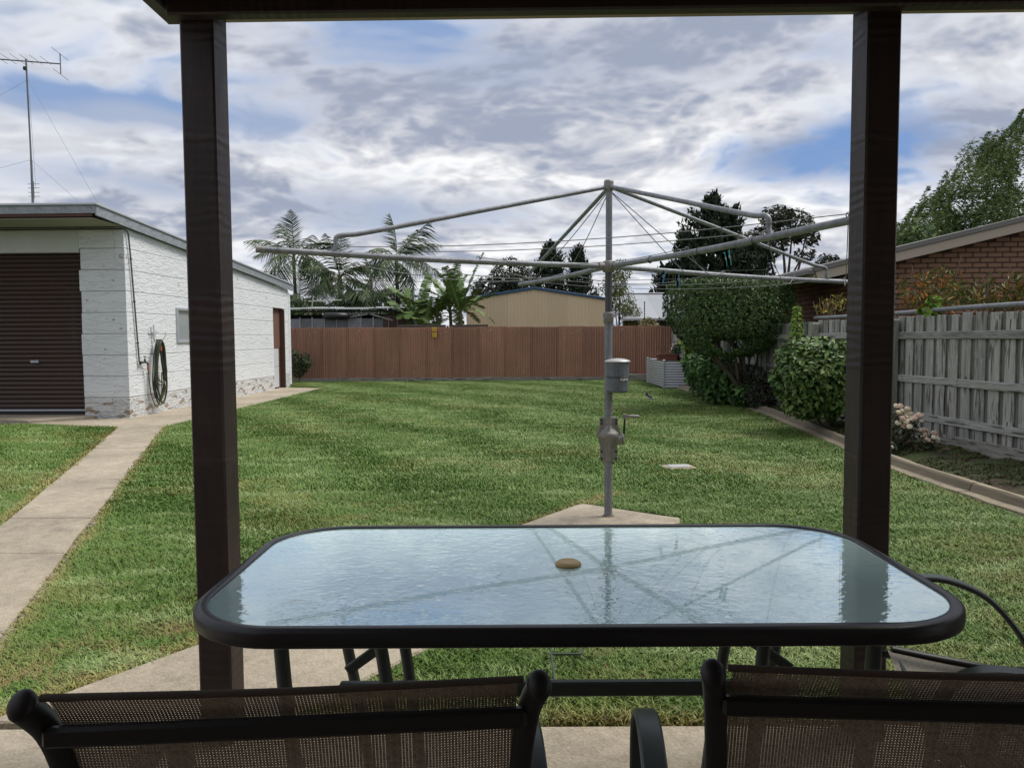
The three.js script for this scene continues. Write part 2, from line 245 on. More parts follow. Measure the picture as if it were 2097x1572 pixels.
for (const [a, b] of [[12.52, 14.6], [14.615, 17], [17.015, 19], [19.015, 20.75]]) part(sp, 'bay', slab([[-6.5, -a], [lerp(-5.2, -5.02, (a - 12.5) / 8.3), -a], [lerp(-5.2, -5.02, (b - 12.5) / 8.3), -b + (b > 20 ? 0.4 : 0)], [-6.4, -b]], -0.12, 0.003 + (a % 1) * 0.004), CONC);
part(sp, 'apron', slab([[-12, -12.7], [-8.3, -12.28], [-7.62, -12.03], [-6.95, -12.74], [-7.0, -12.96], [-12, -13.2]], -0.12, 0.05), CONC);
// diagonal path from the patio to the clothes hoist
const dp = thing('hoist_path', 'diagonal concrete path to the clothes hoist', 'path'); dp.userData = { kind: 'structure' };
const dA = V(-1.80, 0, -2.53), dB = V(0.53, 0, -5.90), dC = V(1.2, 0, -5.385), dD = V(-0.79, 0, -2.53);
const dMid = (t) => [dA.clone().lerp(dB, t), dD.clone().lerp(dC, t)];
{ const ts = [0, 0.34, 0.67, 1]; for (let i = 0; i < 3; i++) { const [a, d] = dMid(ts[i] + 0.002), [b, c] = dMid(ts[i + 1] - 0.002); const pts = i < 2 ? [[a.x, a.z], [b.x, b.z], [c.x, c.z], [d.x, d.z]] : [[a.x, a.z], [b.x - 0.05, b.z + 0.07], [b.x + 0.02, b.z + 0.01], [b.x + 0.09, b.z + 0.06], [c.x - 0.12, c.z - 0.09], [c.x - 0.01, c.z - 0.02], [c.x - 0.03, c.z + 0.09], [d.x, d.z]]; part(dp, 'bay', slab(pts.reverse(), -0.12, 0.012 + 0.004 * i), CONC); } }
// garden bed and its kerb
const kerbPts = [[3.70, 3.4], [3.66, 5.44], [3.655, 7.4], [3.80, 8.86], [4.02, 11], [4.185, 12.84], [4.27, 15], [4.27, 16.7], [4.155, 18.6], [4.12, 19.4]].map(([x, d]) => V(x, 0, -d));
const kerbCurve = new THREE.CatmullRomCurve3(kerbPts, false, 'centripetal');
const kerbX = (d) => { for (let i = 0; i + 1 < kerbPts.length; i++) if (-kerbPts[i + 1].z >= d) { const a = kerbPts[i], b = kerbPts[i + 1]; return lerp(a.x, b.x, (d + a.z) / (a.z - b.z)); } return 4.12; };
{
  const bed = [], n = 40; for (let i = 0; i <= n; i++) { const p = kerbCurve.getPoint(i / n); bed.push([p.x + 0.14, p.z]); } bed.push([8.5, -19.4], [8.5, -3.4]);
  const g = new THREE.PlaneGeometry(5.2, 16.4, 52, 164).rotateX(-Math.PI / 2).translate(6.3, 0, -11.4); const p = g.attributes.position;
  for (let i = 0; i < p.count; i++) { const x = p.getX(i), z = p.getZ(i), e = x - kerbX(-z) - 0.12; p.setY(i, e < 0 ? -0.06 : 0.04 + 0.05 * sstep(0, 0.5, e) + (fbm(x * 3, z * 3, 4) - 0.5) * 0.07); }
  g.computeVertexNormals(); struct('garden_bed', boxUV(g), SOIL);
  const prof = [[0, -0.1], [0, 0.012], [0.012, 0.022], [0.10, 0.028], [0.115, 0.075], [0.14, 0.095], [0.19, 0.095], [0.205, 0.075], [0.21, -0.1]], pos = [], idx = [], m = 90, r = rng(3);
  const kerb = thing('kerb', 'curved concrete kerb with a flat mowing strip edging the lawn', 'kerb'); kerb.userData = { kind: 'structure' };
  const cuts = [0, 14, 30, 44, 60, 76, 90];
  for (let s = 0; s + 1 < cuts.length; s++) { const P = [], I = []; for (let i = cuts[s]; i <= cuts[s + 1]; i++) { let t = i / m; if (i === cuts[s]) t += 0.0003; if (i === cuts[s + 1]) t -= 0.0003; const q = kerbCurve.getPoint(t), T = kerbCurve.getTangent(t), nx = -T.z, nz = T.x; prof.forEach(([a, b]) => { const w = (vnoise(i * 0.9 + a * 30, b * 40) - 0.5) * 0.012; P.push(q.x + nx * (a + w), b + w * 0.6, q.z + nz * (a + w)); }); } const k = prof.length, rows = P.length / 3 / k; for (let i = 0; i + 1 < rows; i++) for (let j = 0; j + 1 < k; j++) { const a = i * k + j; I.push(a, a + k, a + 1, a + 1, a + k, a + k + 1); } const g2 = new THREE.BufferGeometry(); g2.setAttribute('position', new THREE.Float32BufferAttribute(P, 3)); g2.setIndex(I); g2.computeVertexNormals(); part(kerb, 'kerb_length', boxUV(g2), CONC_EDGE); }
}

// ------------------------------------------------------------------ white block shed
{
  const S = thing('garage_shed', 'white painted block shed with a brown roller door', 'shed', [-6.38, 0, -12.78], -0.03);
  // local axes: +x right, front face at z = 0, side face at x = 0 running to z = -8.5
  const H = 0.352, roofAt = (z) => 3.16 + z * 0.0605, r = rng(21);       // wall top falls to the back
  const backing = mat(0.30, 0.30, 0.30, 0.9);
  part(S, 'wall_core', merge([boxUV(extr([[0.03, 0], [8.4, 0], [8.4, roofAt(-8.4) - 0.04], [0.03, roofAt(0) - 0.04]], 0.02).rotateY(Math.PI / 2).translate(-0.16, 0, 0))]), backing);
  const courseMat = (k) => (k === 0 ? WHITEBASE : WHITEBLOCK);
  const openings = [[1.75, 3.9, 1.24, 1.91], [7.15, 7.95, -1, 2.13]];      // window, side door along the side wall (from, to, bottom, top)
  for (let k = 0; k < 9; k++) {
    const y0 = k === 0 ? -0.05 : k * H + 0.003, y1 = (k + 1) * H - 0.003, jit = (r() - 0.5) * 0.006, wob = (r() - 0.5) * 0.03;
    // side wall: pieces between openings
    const xs = [0, 8.4]; for (const [a, b, c, d] of openings) if (y1 > c + 0.02 && y0 < d - 0.02) xs.push(a, b); xs.sort((a, b) => a - b);
    for (let i = 0; i + 1 < xs.length; i++) {
      let a = xs[i], b = xs[i + 1]; const mid = (a + b) / 2; const op = openings.find(([p, q, c, d]) => mid > p && mid < q && y1 > c + 0.02 && y0 < d - 0.02);
      const runs = []; if (!op) runs.push([y0, y1]); else { if (op[3] < y1 - 0.03) runs.push([op[3], y1]); if (op[2] > y0 + 0.03) runs.push([y0, op[2]]); }
      for (const [p, q] of runs) {
        const ta = Math.min(q, roofAt(-a)), tb = Math.min(q, roofAt(-b)); if (tb < p + 0.02 && ta < p + 0.02) continue;
        let pts; if (ta >= p + 0.02 && tb >= p + 0.02) { pts = [[a, p], [b, p], [b, tb], [a, ta]]; const xc = (3.16 - q) / 0.0605; if (ta === q && tb < q && xc > a && xc < b) pts = [[a, p], [b, p], [b, tb], [xc, q], [a, q]]; } else { const xc = (3.16 - p) / 0.0605; pts = [[a, p], [Math.min(b, xc), p], [a, ta]]; }
        if (k < 7 && a === 0) { const lsh = extr([[-0.76 + wob, 0], [0, 0], [0, b], [-0.16, b], [-0.16, 0.16], [-0.76 + wob, 0.16]], q - p, 0.007).rotateX(-Math.PI / 2).translate(jit, p, jit); part(S, 'block_course', boxUV(lsh, r() * 3, r() * 3), courseMat(k)); continue; }
        part(S, 'block_course', boxUV(extr(pts, 0.16, 0.007).rotateY(Math.PI / 2).translate(-0.16 + jit, 0, 0), r() * 3, r() * 3), courseMat(k));
      }
    }
    // front pier right of the roller door, beside it the pier is 0.75 wide
    if (k >= 7 && k * H < 3.1) part(S, 'block_course', boxUV(boxAt(-0.16 - (0.60 - wob) / 2, (y0 + Math.min(y1, 3.16)) / 2, -0.08 + jit, 0.60 - wob, Math.min(y1, 3.16) - y0, 0.16, 0.012), r() * 3, r() * 3), courseMat(k));
  }
  part(S, 'lintel', boxAt(-0.77 - 2.6, 2.955, -0.075, 5.2, 0.40, 0.15, 0.004), RENDER_WHITE);
  part(S, 'back_wall', boxAt(-3, 1.3, -8.5, 6, 2.5, 0.16, 0.01), WHITEBLOCK);
  part(S, 'side_wall', boxAt(-6.1, 1.4, -4.2, 0.16, 2.5, 8.3, 0.01), WHITEBLOCK);
  // roller door
  const D = sub(S, 'roller_door'), doorMat = mat(0.050, 0.028, 0.023, 0.42, { metalness: 0.1 });
  const slat = (() => { const p = []; for (let i = 0; i <= 8; i++) { const a = i / 8; p.push([0.018 * Math.sin(a * Math.PI), a * 0.076]); } const s = [[-0.006, 0], ...p, [-0.006, 0.076]]; return boxUV(extr(s.map(([z, y]) => [z, y]), 4.6).rotateY(-Math.PI / 2).translate(-0.775, 0, 0)); })();
  for (let i = 0; i < 34; i++) { const m = part(D, 'slat', slat, doorMat); m.position.set(0, 0.15 + i * 0.0765, -0.17); }
  part(D, 'bottom_rail', boxAt(-3.07, 0.125, -0.165, 4.6, 0.03, 0.05, 0.004), ZINC); part(D, 'bottom_seal', boxAt(-3.07, 0.078, -0.17, 4.6, 0.055, 0.03, 0.004), BLACK);
  const hd = part(D, 'lift_handle', merge([boxAt(-1.68, 0.95, -0.135, 0.14, 0.05, 0.02, 0.008), boxAt(-1.68, 0.96, -0.122, 0.10, 0.012, 0.014, 0.004)]), ZINC);
  part(S, 'door_track', boxAt(-0.755, 1.4, -0.17, 0.05, 2.7, 0.06, 0.004), DARK);
  part(S, 'door_head', boxAt(-3.0, 2.745, -0.2, 4.6, 0.09, 0.06, 0.004), DARK);
  // roof: sloping sheet, metal fascia, eave lining and brown batten
  const sl = Math.atan(0.0605), roofY = (z) => 3.165 + z * 0.0605;
  const slope = (g) => g.rotateX(-sl);
  part(S, 'roof_sheet', slope(boxAt(-3.05, 0.02, -3.85, 6.3, 0.03, 9.6, 0.004)).translate(0, 3.3, 0), ZINC);
  for (const [a, b] of [[-2.2, 0.06], [-4.5, -2.205], [-6.3, -4.505]]) part(S, 'front_fascia', boxAt((a + b) / 2, 3.32, 0.90, b - a, 0.165, 0.025, 0.004, R0() * 3, R0() * 3), FASCIA);
  for (const [a, b] of [[0.90, -2.4], [-2.405, -5.4], [-5.405, -8.62]]) part(S, 'side_fascia', slope(boxAt(0.065, -0.06, (a + b) / 2, 0.025, 0.20, a - b, 0.004, R0() * 3, R0() * 3)).translate(0, 3.31, 0), FASCIA);
  part(S, 'eave_batten', boxAt(-3.1, 3.215, 0.885, 6.2, 0.045, 0.03, 0.004), mat(0.10, 0.045, 0.032, 0.8)); part(S, 'eave_batten', slope(boxAt(0.045, -0.115, 0.46, 0.03, 0.05, 0.84, 0.004)).translate(0, 3.31, 0), mat(0.10, 0.045, 0.032, 0.8));
  part(S, 'eave_lining', boxAt(-3.1, 3.172, 0.44, 6.2, 0.012, 0.86, 0.003), mat(0.36, 0.37, 0.30, 0.8));
  // window
  const W = sub(S, 'window'), fr = ZINC;
  part(W, 'frame', merge([boxAt(0.005, 1.575, -1.78, 0.05, 0.67, 0.06, 0.006), boxAt(0.005, 1.575, -3.87, 0.05, 0.67, 0.06, 0.006), boxAt(0.005, 1.885, -2.825, 0.05, 0.05, 2.02, 0.006), boxAt(0.005, 1.265, -2.825, 0.05, 0.05, 2.02, 0.006), boxAt(0.004, 1.575, -2.825, 0.045, 0.57, 0.04, 0.006)]), fr);
  part(W, 'pane', boxAt(-0.02, 1.575, -2.3, 0.006, 0.57, 1.0, 0.001), new THREE.MeshPhysicalMaterial({ color: lin(0.32, 0.36, 0.38), roughness: 0.08, clearcoat: 1 }));
  part(W, 'pane', boxAt(-0.02, 1.575, -3.35, 0.006, 0.57, 1.0, 0.001), new THREE.MeshPhysicalMaterial({ color: lin(0.32, 0.36, 0.38), roughness: 0.08, clearcoat: 1 }));
  // recessed side door: brown above, white sheets below
  const SD = sub(S, 'side_door');
  part(SD, 'jamb', merge([boxAt(-0.05, 1.05, -7.925, 0.18, 2.1, 0.05, 0.006), boxAt(-0.08, 2.115, -7.55, 0.16, 0.03, 0.78, 0.004)]), mat(0.09, 0.045, 0.032, 0.7));
  part(SD, 'upper_leaf', boxAt(-0.10, 1.58, -7.53, 0.04, 1.03, 0.74, 0.004), mat(0.16, 0.082, 0.06, 0.6));
  part(SD, 'lower_sheet', boxAt(-0.07, 0.82, -7.42, 0.035, 0.46, 0.50, 0.004), mat(0.55, 0.57, 0.6, 0.5)); part(SD, 'lower_sheet', boxAt(-0.07, 0.31, -7.42, 0.035, 0.54, 0.50, 0.004), mat(0.55, 0.57, 0.6, 0.5));
  part(SD, 'lower_leaf', boxAt(-0.10, 0.54, -7.53, 0.03, 1.05, 0.74, 0.004), mat(0.11, 0.055, 0.04, 0.6));
  // water pipe across the front and down the side
  const pipeMat = mat(0.10, 0.09, 0.10, 0.6, { metalness: 0.2 });
  part(S, 'water_pipe', merge([tube([[-6, 3.125, 0.03], [-0.05, 3.125, 0.03]], 0.013, 2, 8), tube([[-0.05, 3.125, 0.03], [0.02, 3.12, 0.02], [0.035, 3.08, -0.06], [0.03, 2.95, -0.10], [0.03, 2, -0.2], [0.03, 0.93, -0.30]], 0.013, 40, 8)]), pipeMat);
  for (const y of [2.65, 1.95, 1.25]) part(S, 'pipe_clip', boxAt(0.03, y, -0.1 - (3.12 - y) * 0.09, 0.04, 0.02, 0.03, 0.004), DARK);
}
// tap and hose on the shed wall
{
  const T = thing('garden_tap', 'brass garden tap with a red hose fitting on the white shed wall', 'tap', [-6.33, 0.92, -13.09], -0.03); const tm = mat(0.05, 0.04, 0.035, 0.5, { metalness: 0.5 });
  part(T, 'body', merge([cyl(0, -0.04, 0, 0.02, 0.02, 0.06), tube([[0, 0, 0], [0.02, 0, -0.14]], 0.016, 2, 10), tube([[0.02, 0, -0.13], [0.03, -0.015, -0.18], [0.03, -0.06, -0.20]], 0.015, 8, 10), cyl(0.02, 0, -0.12, 0.018, 0.012, 0.06)]), tm);
  part(T, 'handle', merge([cyl(0.02, 0.06, -0.12, 0.006, 0.006, 0.03), boxAt(0.02, 0.095, -0.12, 0.015, 0.012, 0.09, 0.004)]), tm);
  part(T, 'hose_fitting', merge([cyl(0.03, -0.13, -0.20, 0.020, 0.016, 0.07), cyl(0.03, -0.14, -0.20, 0.014, 0.014, 0.02)]), mat(0.42, 0.11, 0.05, 0.5));
  const Hk = thing('hose_hook', 'white metal hose hook fixed to the shed wall above the coiled hose', 'hook', [-6.33, 1.42, -13.6], -0.03);
  part(Hk, 'bracket', merge([boxAt(0.012, 0.0, 0.0, 0.02, 0.30, 0.03, 0.004), boxAt(0.012, 0.03, -0.02, 0.02, 0.025, 0.26, 0.004), boxAt(0.012, 0.07, 0.11, 0.02, 0.09, 0.02, 0.004)]), mat(0.5, 0.52, 0.54, 0.6));
  part(Hk, 'prong', tube([[0.0, -0.10, 0], [0.10, -0.13, -0.02], [0.13, -0.08, -0.14], [0.12, 0.02, -0.2]], 0.007, 16, 6), mat(0.2, 0.2, 0.2, 0.5));
  const r = rng(33), hose = thing('garden_hose', 'green garden hose coiled in long loops on the shed wall hook', 'hose', [-6.29, 1.33, -13.62], -0.03);
  const hm = [mat(0.018, 0.035, 0.028, 0.5), mat(0.085, 0.075, 0.012, 0.5), mat(0.03, 0.05, 0.03, 0.5)];
  for (let i = 0; i < 9; i++) { const w = 0.10 + r() * 0.14, h = 0.72 + r() * 0.48, off = (r() - 0.6) * 0.10, x = 0.01 + i * 0.011; part(hose, 'loop', tube([[x, -0.02 - r() * 0.02, off * 0.3], [x + 0.01, -0.12, 0.07 + off * 0.4], [x, -0.45, 0.09 + w * 0.35 + off], [x, -h * 0.82, w + off], [x, -h, off], [x, -h * 0.82, -w + off], [x, -0.45, -0.10 - w * 0.35 + off], [x + 0.01, -0.12, -0.07 + off * 0.4], [x, -0.02, off * 0.3]], 0.0105, 60, 6), hm[i % 3]); }
  part(hose, 'feed', tube([[0.0, -0.54, 0.32], [0.01, -0.8, 0.30], [0.02, -1.0, 0.27], [0.04, -1.19, 0.15], [0.06, -1.05, 0.02], [0.07, -0.6, -0.02]], 0.0105, 40, 6), hm[1]);
  part(hose, 'nozzle', merge([tube([[0.10, -0.20, 0.06], [0.11, -0.36, 0.05]], 0.018, 2, 8), tube([[0.11, -0.36, 0.05], [0.12, -0.52, 0.03]], 0.022, 2, 8)]), hm[0]); part(hose, 'nozzle_fitting', tube([[0.10, -0.14, 0.065], [0.105, -0.22, 0.06]], 0.024, 2, 10), mat(0.38, 0.11, 0.05, 0.5));
}
// television mast behind the shed front
{
  const M = thing('antenna_mast', 'tall thin television antenna mast guyed above the shed roof', 'antenna', [-9.83, 3.0, -16.0]); const am = mat(0.16, 0.165, 0.17, 0.5, { metalness: 0.4 });
  part(M, 'pole', merge([tube([[0.0, 0, 0], [0.0, 2.0, 0]], 0.022, 2, 8), tube([[0, 2.0, 0], [-0.02, 4.02, 0]], 0.017, 2, 8)]), am);
  const boom = []; boom.push(tube([[-1.6, 4.07, 0.1], [0.62, 3.95, -0.1]], 0.014, 2, 6)); for (let i = 0; i < 11; i++) { const x = -1.5 + i * 0.19, L = 0.42 - i * 0.018; boom.push(tube([[x, 4.06 - (x + 1.5) * 0.055, 0.09 - L], [x + 0.06, 4.06 - (x + 1.5) * 0.055, 0.09 + L]], 0.005, 2, 4)); }
  part(M, 'boom', merge(boom), am); part(M, 'reflector', merge([tube([[0.62, 3.75, -0.1], [0.62, 4.16, -0.1]], 0.012, 2, 6), tube([[0.5, 4.2, -0.6], [0.74, 4.10, 0.4]], 0.006, 2, 4), tube([[0.5, 3.78, -0.6], [0.76, 3.68, 0.4]], 0.006, 2, 4)]), am);
  part(M, 'junction_box', boxAt(-0.03, 3.82, 0.03, 0.06, 0.07, 0.05, 0.006), DARK);
  const lo = []; lo.push(tube([[0.06, 1.2 + 0.0, 0.05], [0.06, 1.55, 0.05]], 0.008, 2, 5)); for (const y of [1.25, 1.33, 1.42, 1.5]) lo.push(tube([[-0.06, y, 0.05], [0.18, y, 0.05]], 0.005, 2, 4)); part(M, 'small_antenna', merge(lo), am);
  for (const [a, b] of [[[0, 3.6, 0], [3.3, 0.05, 3.2]], [[0, 3.6, 0], [-2.6, 0.05, 3.4]], [[0, 3.6, 0], [-1.9, 0.05, -3]], [[0, 2.0, 0], [3.3, 0.05, 3.2]], [[0, 2.0, 0], [-2.6, 0.05, 3.4]], [[0.02, 3.3, 0], [0.09, 1.4, 0.03]]]) part(M, 'guy_wire', tube([a, b], 0.003, 2, 4), WIRE);
}
// ------------------------------------------------------------------ brown corrugated fence at the back
{
  const F = thing('corrugated_fence', 'faded brown corrugated metal fence across the back of the lawn', 'fence', [0, 0, -23.45], -0.004);
  const w = 0.80, variants = [0, 1, 2, 3, 4].map((k) => corrugated(w + 0.03, 0.1, () => 1.64 + (k - 2) * 0.004, 0.0755, 0.027, 8, { ou: k * 1.13, ov: k * 0.7 }));
  for (let i = 0; i < 16; i++) { const m = part(F, 'sheet', variants[(i * 3) % 5], BROWNFENCE[(i * 7) % 3]); m.position.set(-7.0 + w * i, (i % 3) * 0.002, (i % 2) * 0.004); }
  for (const y of [0.55, 1.38]) part(F, 'rail', boxAt(-0.9, y, -0.05, 12.8, 0.07, 0.04, 0.004), PALING[2]);
  const r = rng(8); for (let i = 0; i < 6; i++) { const L = 1.9 + r() * 0.3; const m = part(F, 'plinth_board', cbox(L, 0.12, 0.03, 0.005, r(), r(), true), PLINTH); m.position.set(-6.3 + i * 2.05, 0.05, 0.05 + r() * 0.03); m.rotation.z = (r() - 0.5) * 0.012; }
  for (let i = 0; i < 5; i++) part(F, 'peg', boxAt(-5.25 + i * 2.05, 0.07, 0.09, 0.06, 0.15, 0.05, 0.005), PLINTH);
  const sc = []; for (let i = 0; i < 60; i++) for (const y of [0.55, 1.38]) sc.push(new THREE.SphereGeometry(0.012, 6, 4).translate(-6.9 + i * 0.2265 * 0.94, y + (r() - 0.5) * 0.02, 0.022)); const s = part(F, 'screw_heads', merge(sc), mat(0.12, 0.06, 0.045, 0.6)); s.userData = { kind: 'stuff' };
  const lo = thing('loose_board', 'short grey board leaning on the fence plinth', 'board', [-0.95, 0.06, -23.33]); part(lo, 'plank', cbox(0.62, 0.09, 0.03, 0.004, 0, 0, true).rotateZ(0.14), PLINTH);
  const yl = thing('yellow_holder', 'yellow plastic holder hooked over the top of the brown fence', 'holder', [-2.35, 1.31, -23.40]); const ym = mat(0.52, 0.30, 0.035, 0.5);
  part(yl, 'pouch', boxAt(0, 0.10, 0.04, 0.14, 0.18, 0.08, 0.02), ym); part(yl, 'back_strip', boxAt(0, 0.22, 0.01, 0.14, 0.20, 0.02, 0.006), ym); part(yl, 'lip', boxAt(0, 0.20, 0.05, 0.15, 0.025, 0.09, 0.008), mat(0.20, 0.10, 0.02, 0.6));
  const sl = thing('timber_sleeper', 'weathered grey sleeper edging beside the steel planter', 'sleeper', [3.72, 0.0, -23.1]); part(sl, 'beam', boxAt(-0.1, 0.10, 0, 0.95, 0.20, 0.14, 0.012, 0.3, 0.2, true), PLINTH);
}
// ------------------------------------------------------------------ grey paling fence on the garden bed side
{
  const F = thing('paling_fence', 'weathered grey timber paling fence along the garden bed', 'fence'), r = rng(42);
  const line = (d) => lerp(4.86, 4.64, sstep(6.2, 9.2, d)) + 0.0 * d;         // x of the rail face along depth
  const yaw = (d) => Math.atan2(line(d + 0.2) - line(d - 0.2), 0.4);
  const pal = PALING.map((_, k) => [0.145, 0.152, 0.138].map((w, q) => cbox(0.016, 1.34, w, 0.003, k * 0.37 + q * 0.21, k * 0.7)));
  const gap = cbox(0.014, 1.32, 0.12, 0.003, 0.2, 0.1);
  for (let d = 4.6, i = 0; d < 22.6; d += 0.203, i++) {
    const h = (r() - 0.5) * 0.025, a = -yaw(d);
    const m = part(F, 'paling', pal[Math.floor(r() * 5)][i % 3], PALING[Math.floor(r() * 5)]); m.position.set(line(d) + 0.05 + r() * 0.004, 0.86 + h, -d); m.rotation.set((r() - 0.5) * 0.012, a, 0);
    const b = part(F, 'rear_paling', gap, PALGAP); b.position.set(line(d + 0.1) + 0.068, 0.85 + (r() - 0.5) * 0.03, -d - 0.1); b.rotation.y = -yaw(d + 0.1);
  }
  for (let k = 0; k < 7; k++) {
    const d0 = 4.5 + k * 2.4, d1 = d0 + 2.4, xm = (line(d0) + line(d1)) / 2, a = -Math.atan2(line(d1) - line(d0), 2.4);
    for (const y of [1.295, 0.79, 0.37]) { const m = part(F, 'rail', cbox(0.04, 0.085, 2.38, 0.006, r(), r(), true), PALING[Math.floor(r() * 5)]); m.position.set(xm + 0.02, y + (r() - 0.5) * 0.02, -(d0 + d1) / 2); m.rotation.set((r() - 0.5) * 0.006, a, 0); }
    const m = part(F, 'post', boxUV(merge([boxAt(0, 0.72, 0, 0.125, 1.56, 0.125, 0.012, r(), r())])), new THREE.MeshStandardMaterial({ color: lin(0.8, 0.82, 0.72), map: PALING[k % 5].map, bumpMap: palBump, bumpScale: 0.006, roughness: 0.95 })); m.position.set(line(d0) - 0.05, 0, -d0);
    const pb = part(F, 'plinth_board', cbox(0.025, 0.15, 2.39, 0.005, r(), r(), true), PLINTH); pb.position.set(xm + 0.025, 0.145, -(d0 + d1) / 2); pb.rotation.y = a;
  }
}
// ------------------------------------------------------------------ brick house over the fence
{
  const B = thing('brick_house', 'brown brick house with a low gable roof beyond the paling fence', 'house', [5.75, 0, -13.0]), r = rng(77);
  // local: gable wall on z = 0 facing the yard, corner at x = 0, side wall at x = 0 running to -z
  const top = (x) => 2.42 + x * 0.235;
  part(B, 'gable_core', extr([[0.02, 0], [9, 0], [9, top(4.6)], [4.6, top(4.6)], [0.02, top(0) - 0.03]], 0.1).translate(0, 0, -0.115), MORTAR);
  part(B, 'side_core', boxAt(0.065, 1.2, -5.5, 0.1, 2.4, 10.8, 0.002), MORTAR);
  const bw = 0.238, bh = 0.073, px = 0.25, py = 0.0865, rest = [];
  const bg = [0, 1, 2, 3].map((k) => cbox(bw, bh, 0.11, 0.012, k * 0.31, k * 0.17)), sg = [0, 1, 2].map((k) => cbox(0.11, bh, bw, 0.010, k * 0.31, k * 0.17)); let nb = 0;
  for (let j = 0; j < 36; j++) {
    const y = 0.05 + j * py, off = (j % 2) * 0.5 * px;
    for (let i = 0; i < 22; i++) {
      const x = 0.125 + i * px - off; if (x - bw / 2 < -0.01 || y + bh / 2 > top(x - bw / 2) - 0.02) continue;
      const seen = y > 1.42 && x < 3.4 && x > 0.3;
      if (seen && nb < 185) { const m = part(B, 'brick', bg[Math.floor(r() * 4)], BRICKS[Math.floor(r() * 4)]); m.position.set(x, y, -0.05 + r() * 0.006); nb++; } else if (y > 1.0 || x < 4) rest.push(bg[0].clone().translate(x, y, -0.052));
    }
    if (y < 2.34) for (let i = 0; i < 40; i++) {
      const z = -0.14 - i * px - off * 0.5 * 2 * 0.5; const seen = y > 1.45 && z > -5.2;
      if (seen && nb < 300) { const m = part(B, 'brick', sg[Math.floor(r() * 3)], BRICKS[Math.floor(r() * 4)]); m.position.set(0.05 - r() * 0.006, y, z - off * 0.3); nb++; } else if (y > 1) rest.push(sg[0].clone().translate(0.052, y, z - off * 0.3));
    }
  }
  const rs = part(B, 'further_bricks', merge(rest), BRICKS[0]); rs.userData = { kind: 'stuff' };
  // roof: two planes, barge board over the gable, dark eave
  const ang = Math.atan(0.235), L = 5.6, cosA = Math.cos(ang);
  const rot = (g, dx) => g.rotateZ(ang).translate(dx, top(0), 0);
  part(B, 'barge_board', rot(boxAt(L / 2 - 0.75, 0.035, 0.30, L, 0.155, 0.03, 0.006), 0), BARGE);
  part(B, 'roof_edge', rot(boxAt(L / 2 - 0.77, 0.155, 0.31, L, 0.085, 0.07, 0.006), 0), ROOFTRIM);
  part(B, 'roof_plane', rot(boxAt(L / 2 - 0.76, 0.165, -5.4, L, 0.05, 11.3, 0.006), 0), ROOFTRIM);
  part(B, 'eave_fascia', boxAt(-0.755, top(-0.75) + 0.045, -5.1, 0.03, 0.15, 10.75, 0.006), BARGE);
  part(B, 'gutter', boxAt(-0.82, top(-0.75) + 0.11, -5.1, 0.11, 0.085, 10.8, 0.012), ROOFTRIM);
  part(B, 'eave_lining', boxAt(-0.37, 2.335, -5.3, 0.75, 0.012, 11.0, 0.002), mat(0.03, 0.026, 0.022, 0.8));
  part(B, 'gable_lining', rot(boxAt(L / 2, -0.03, 0.15, L - 0.6, 0.012, 0.26, 0.002), 0), mat(0.06, 0.05, 0.042, 0.8));
  const P = thing('grey_pipe', 'grey metal pipe running just above the paling fence top', 'pipe'); part(P, 'tube', tube([[4.80, 1.585, -12.2], [4.83, 1.58, -9.8], [4.93, 1.60, -8.4], [5.10, 1.605, -6.6]], 0.026, 30, 10), GALV);
  part(P, 'bracket', merge([[4.90, 9.2], [5.03, 7.4]].map(([x, d]) => boxAt(x + 0.03, 1.48, -d, 0.02, 0.26, 0.03, 0.003))), DARK);
}
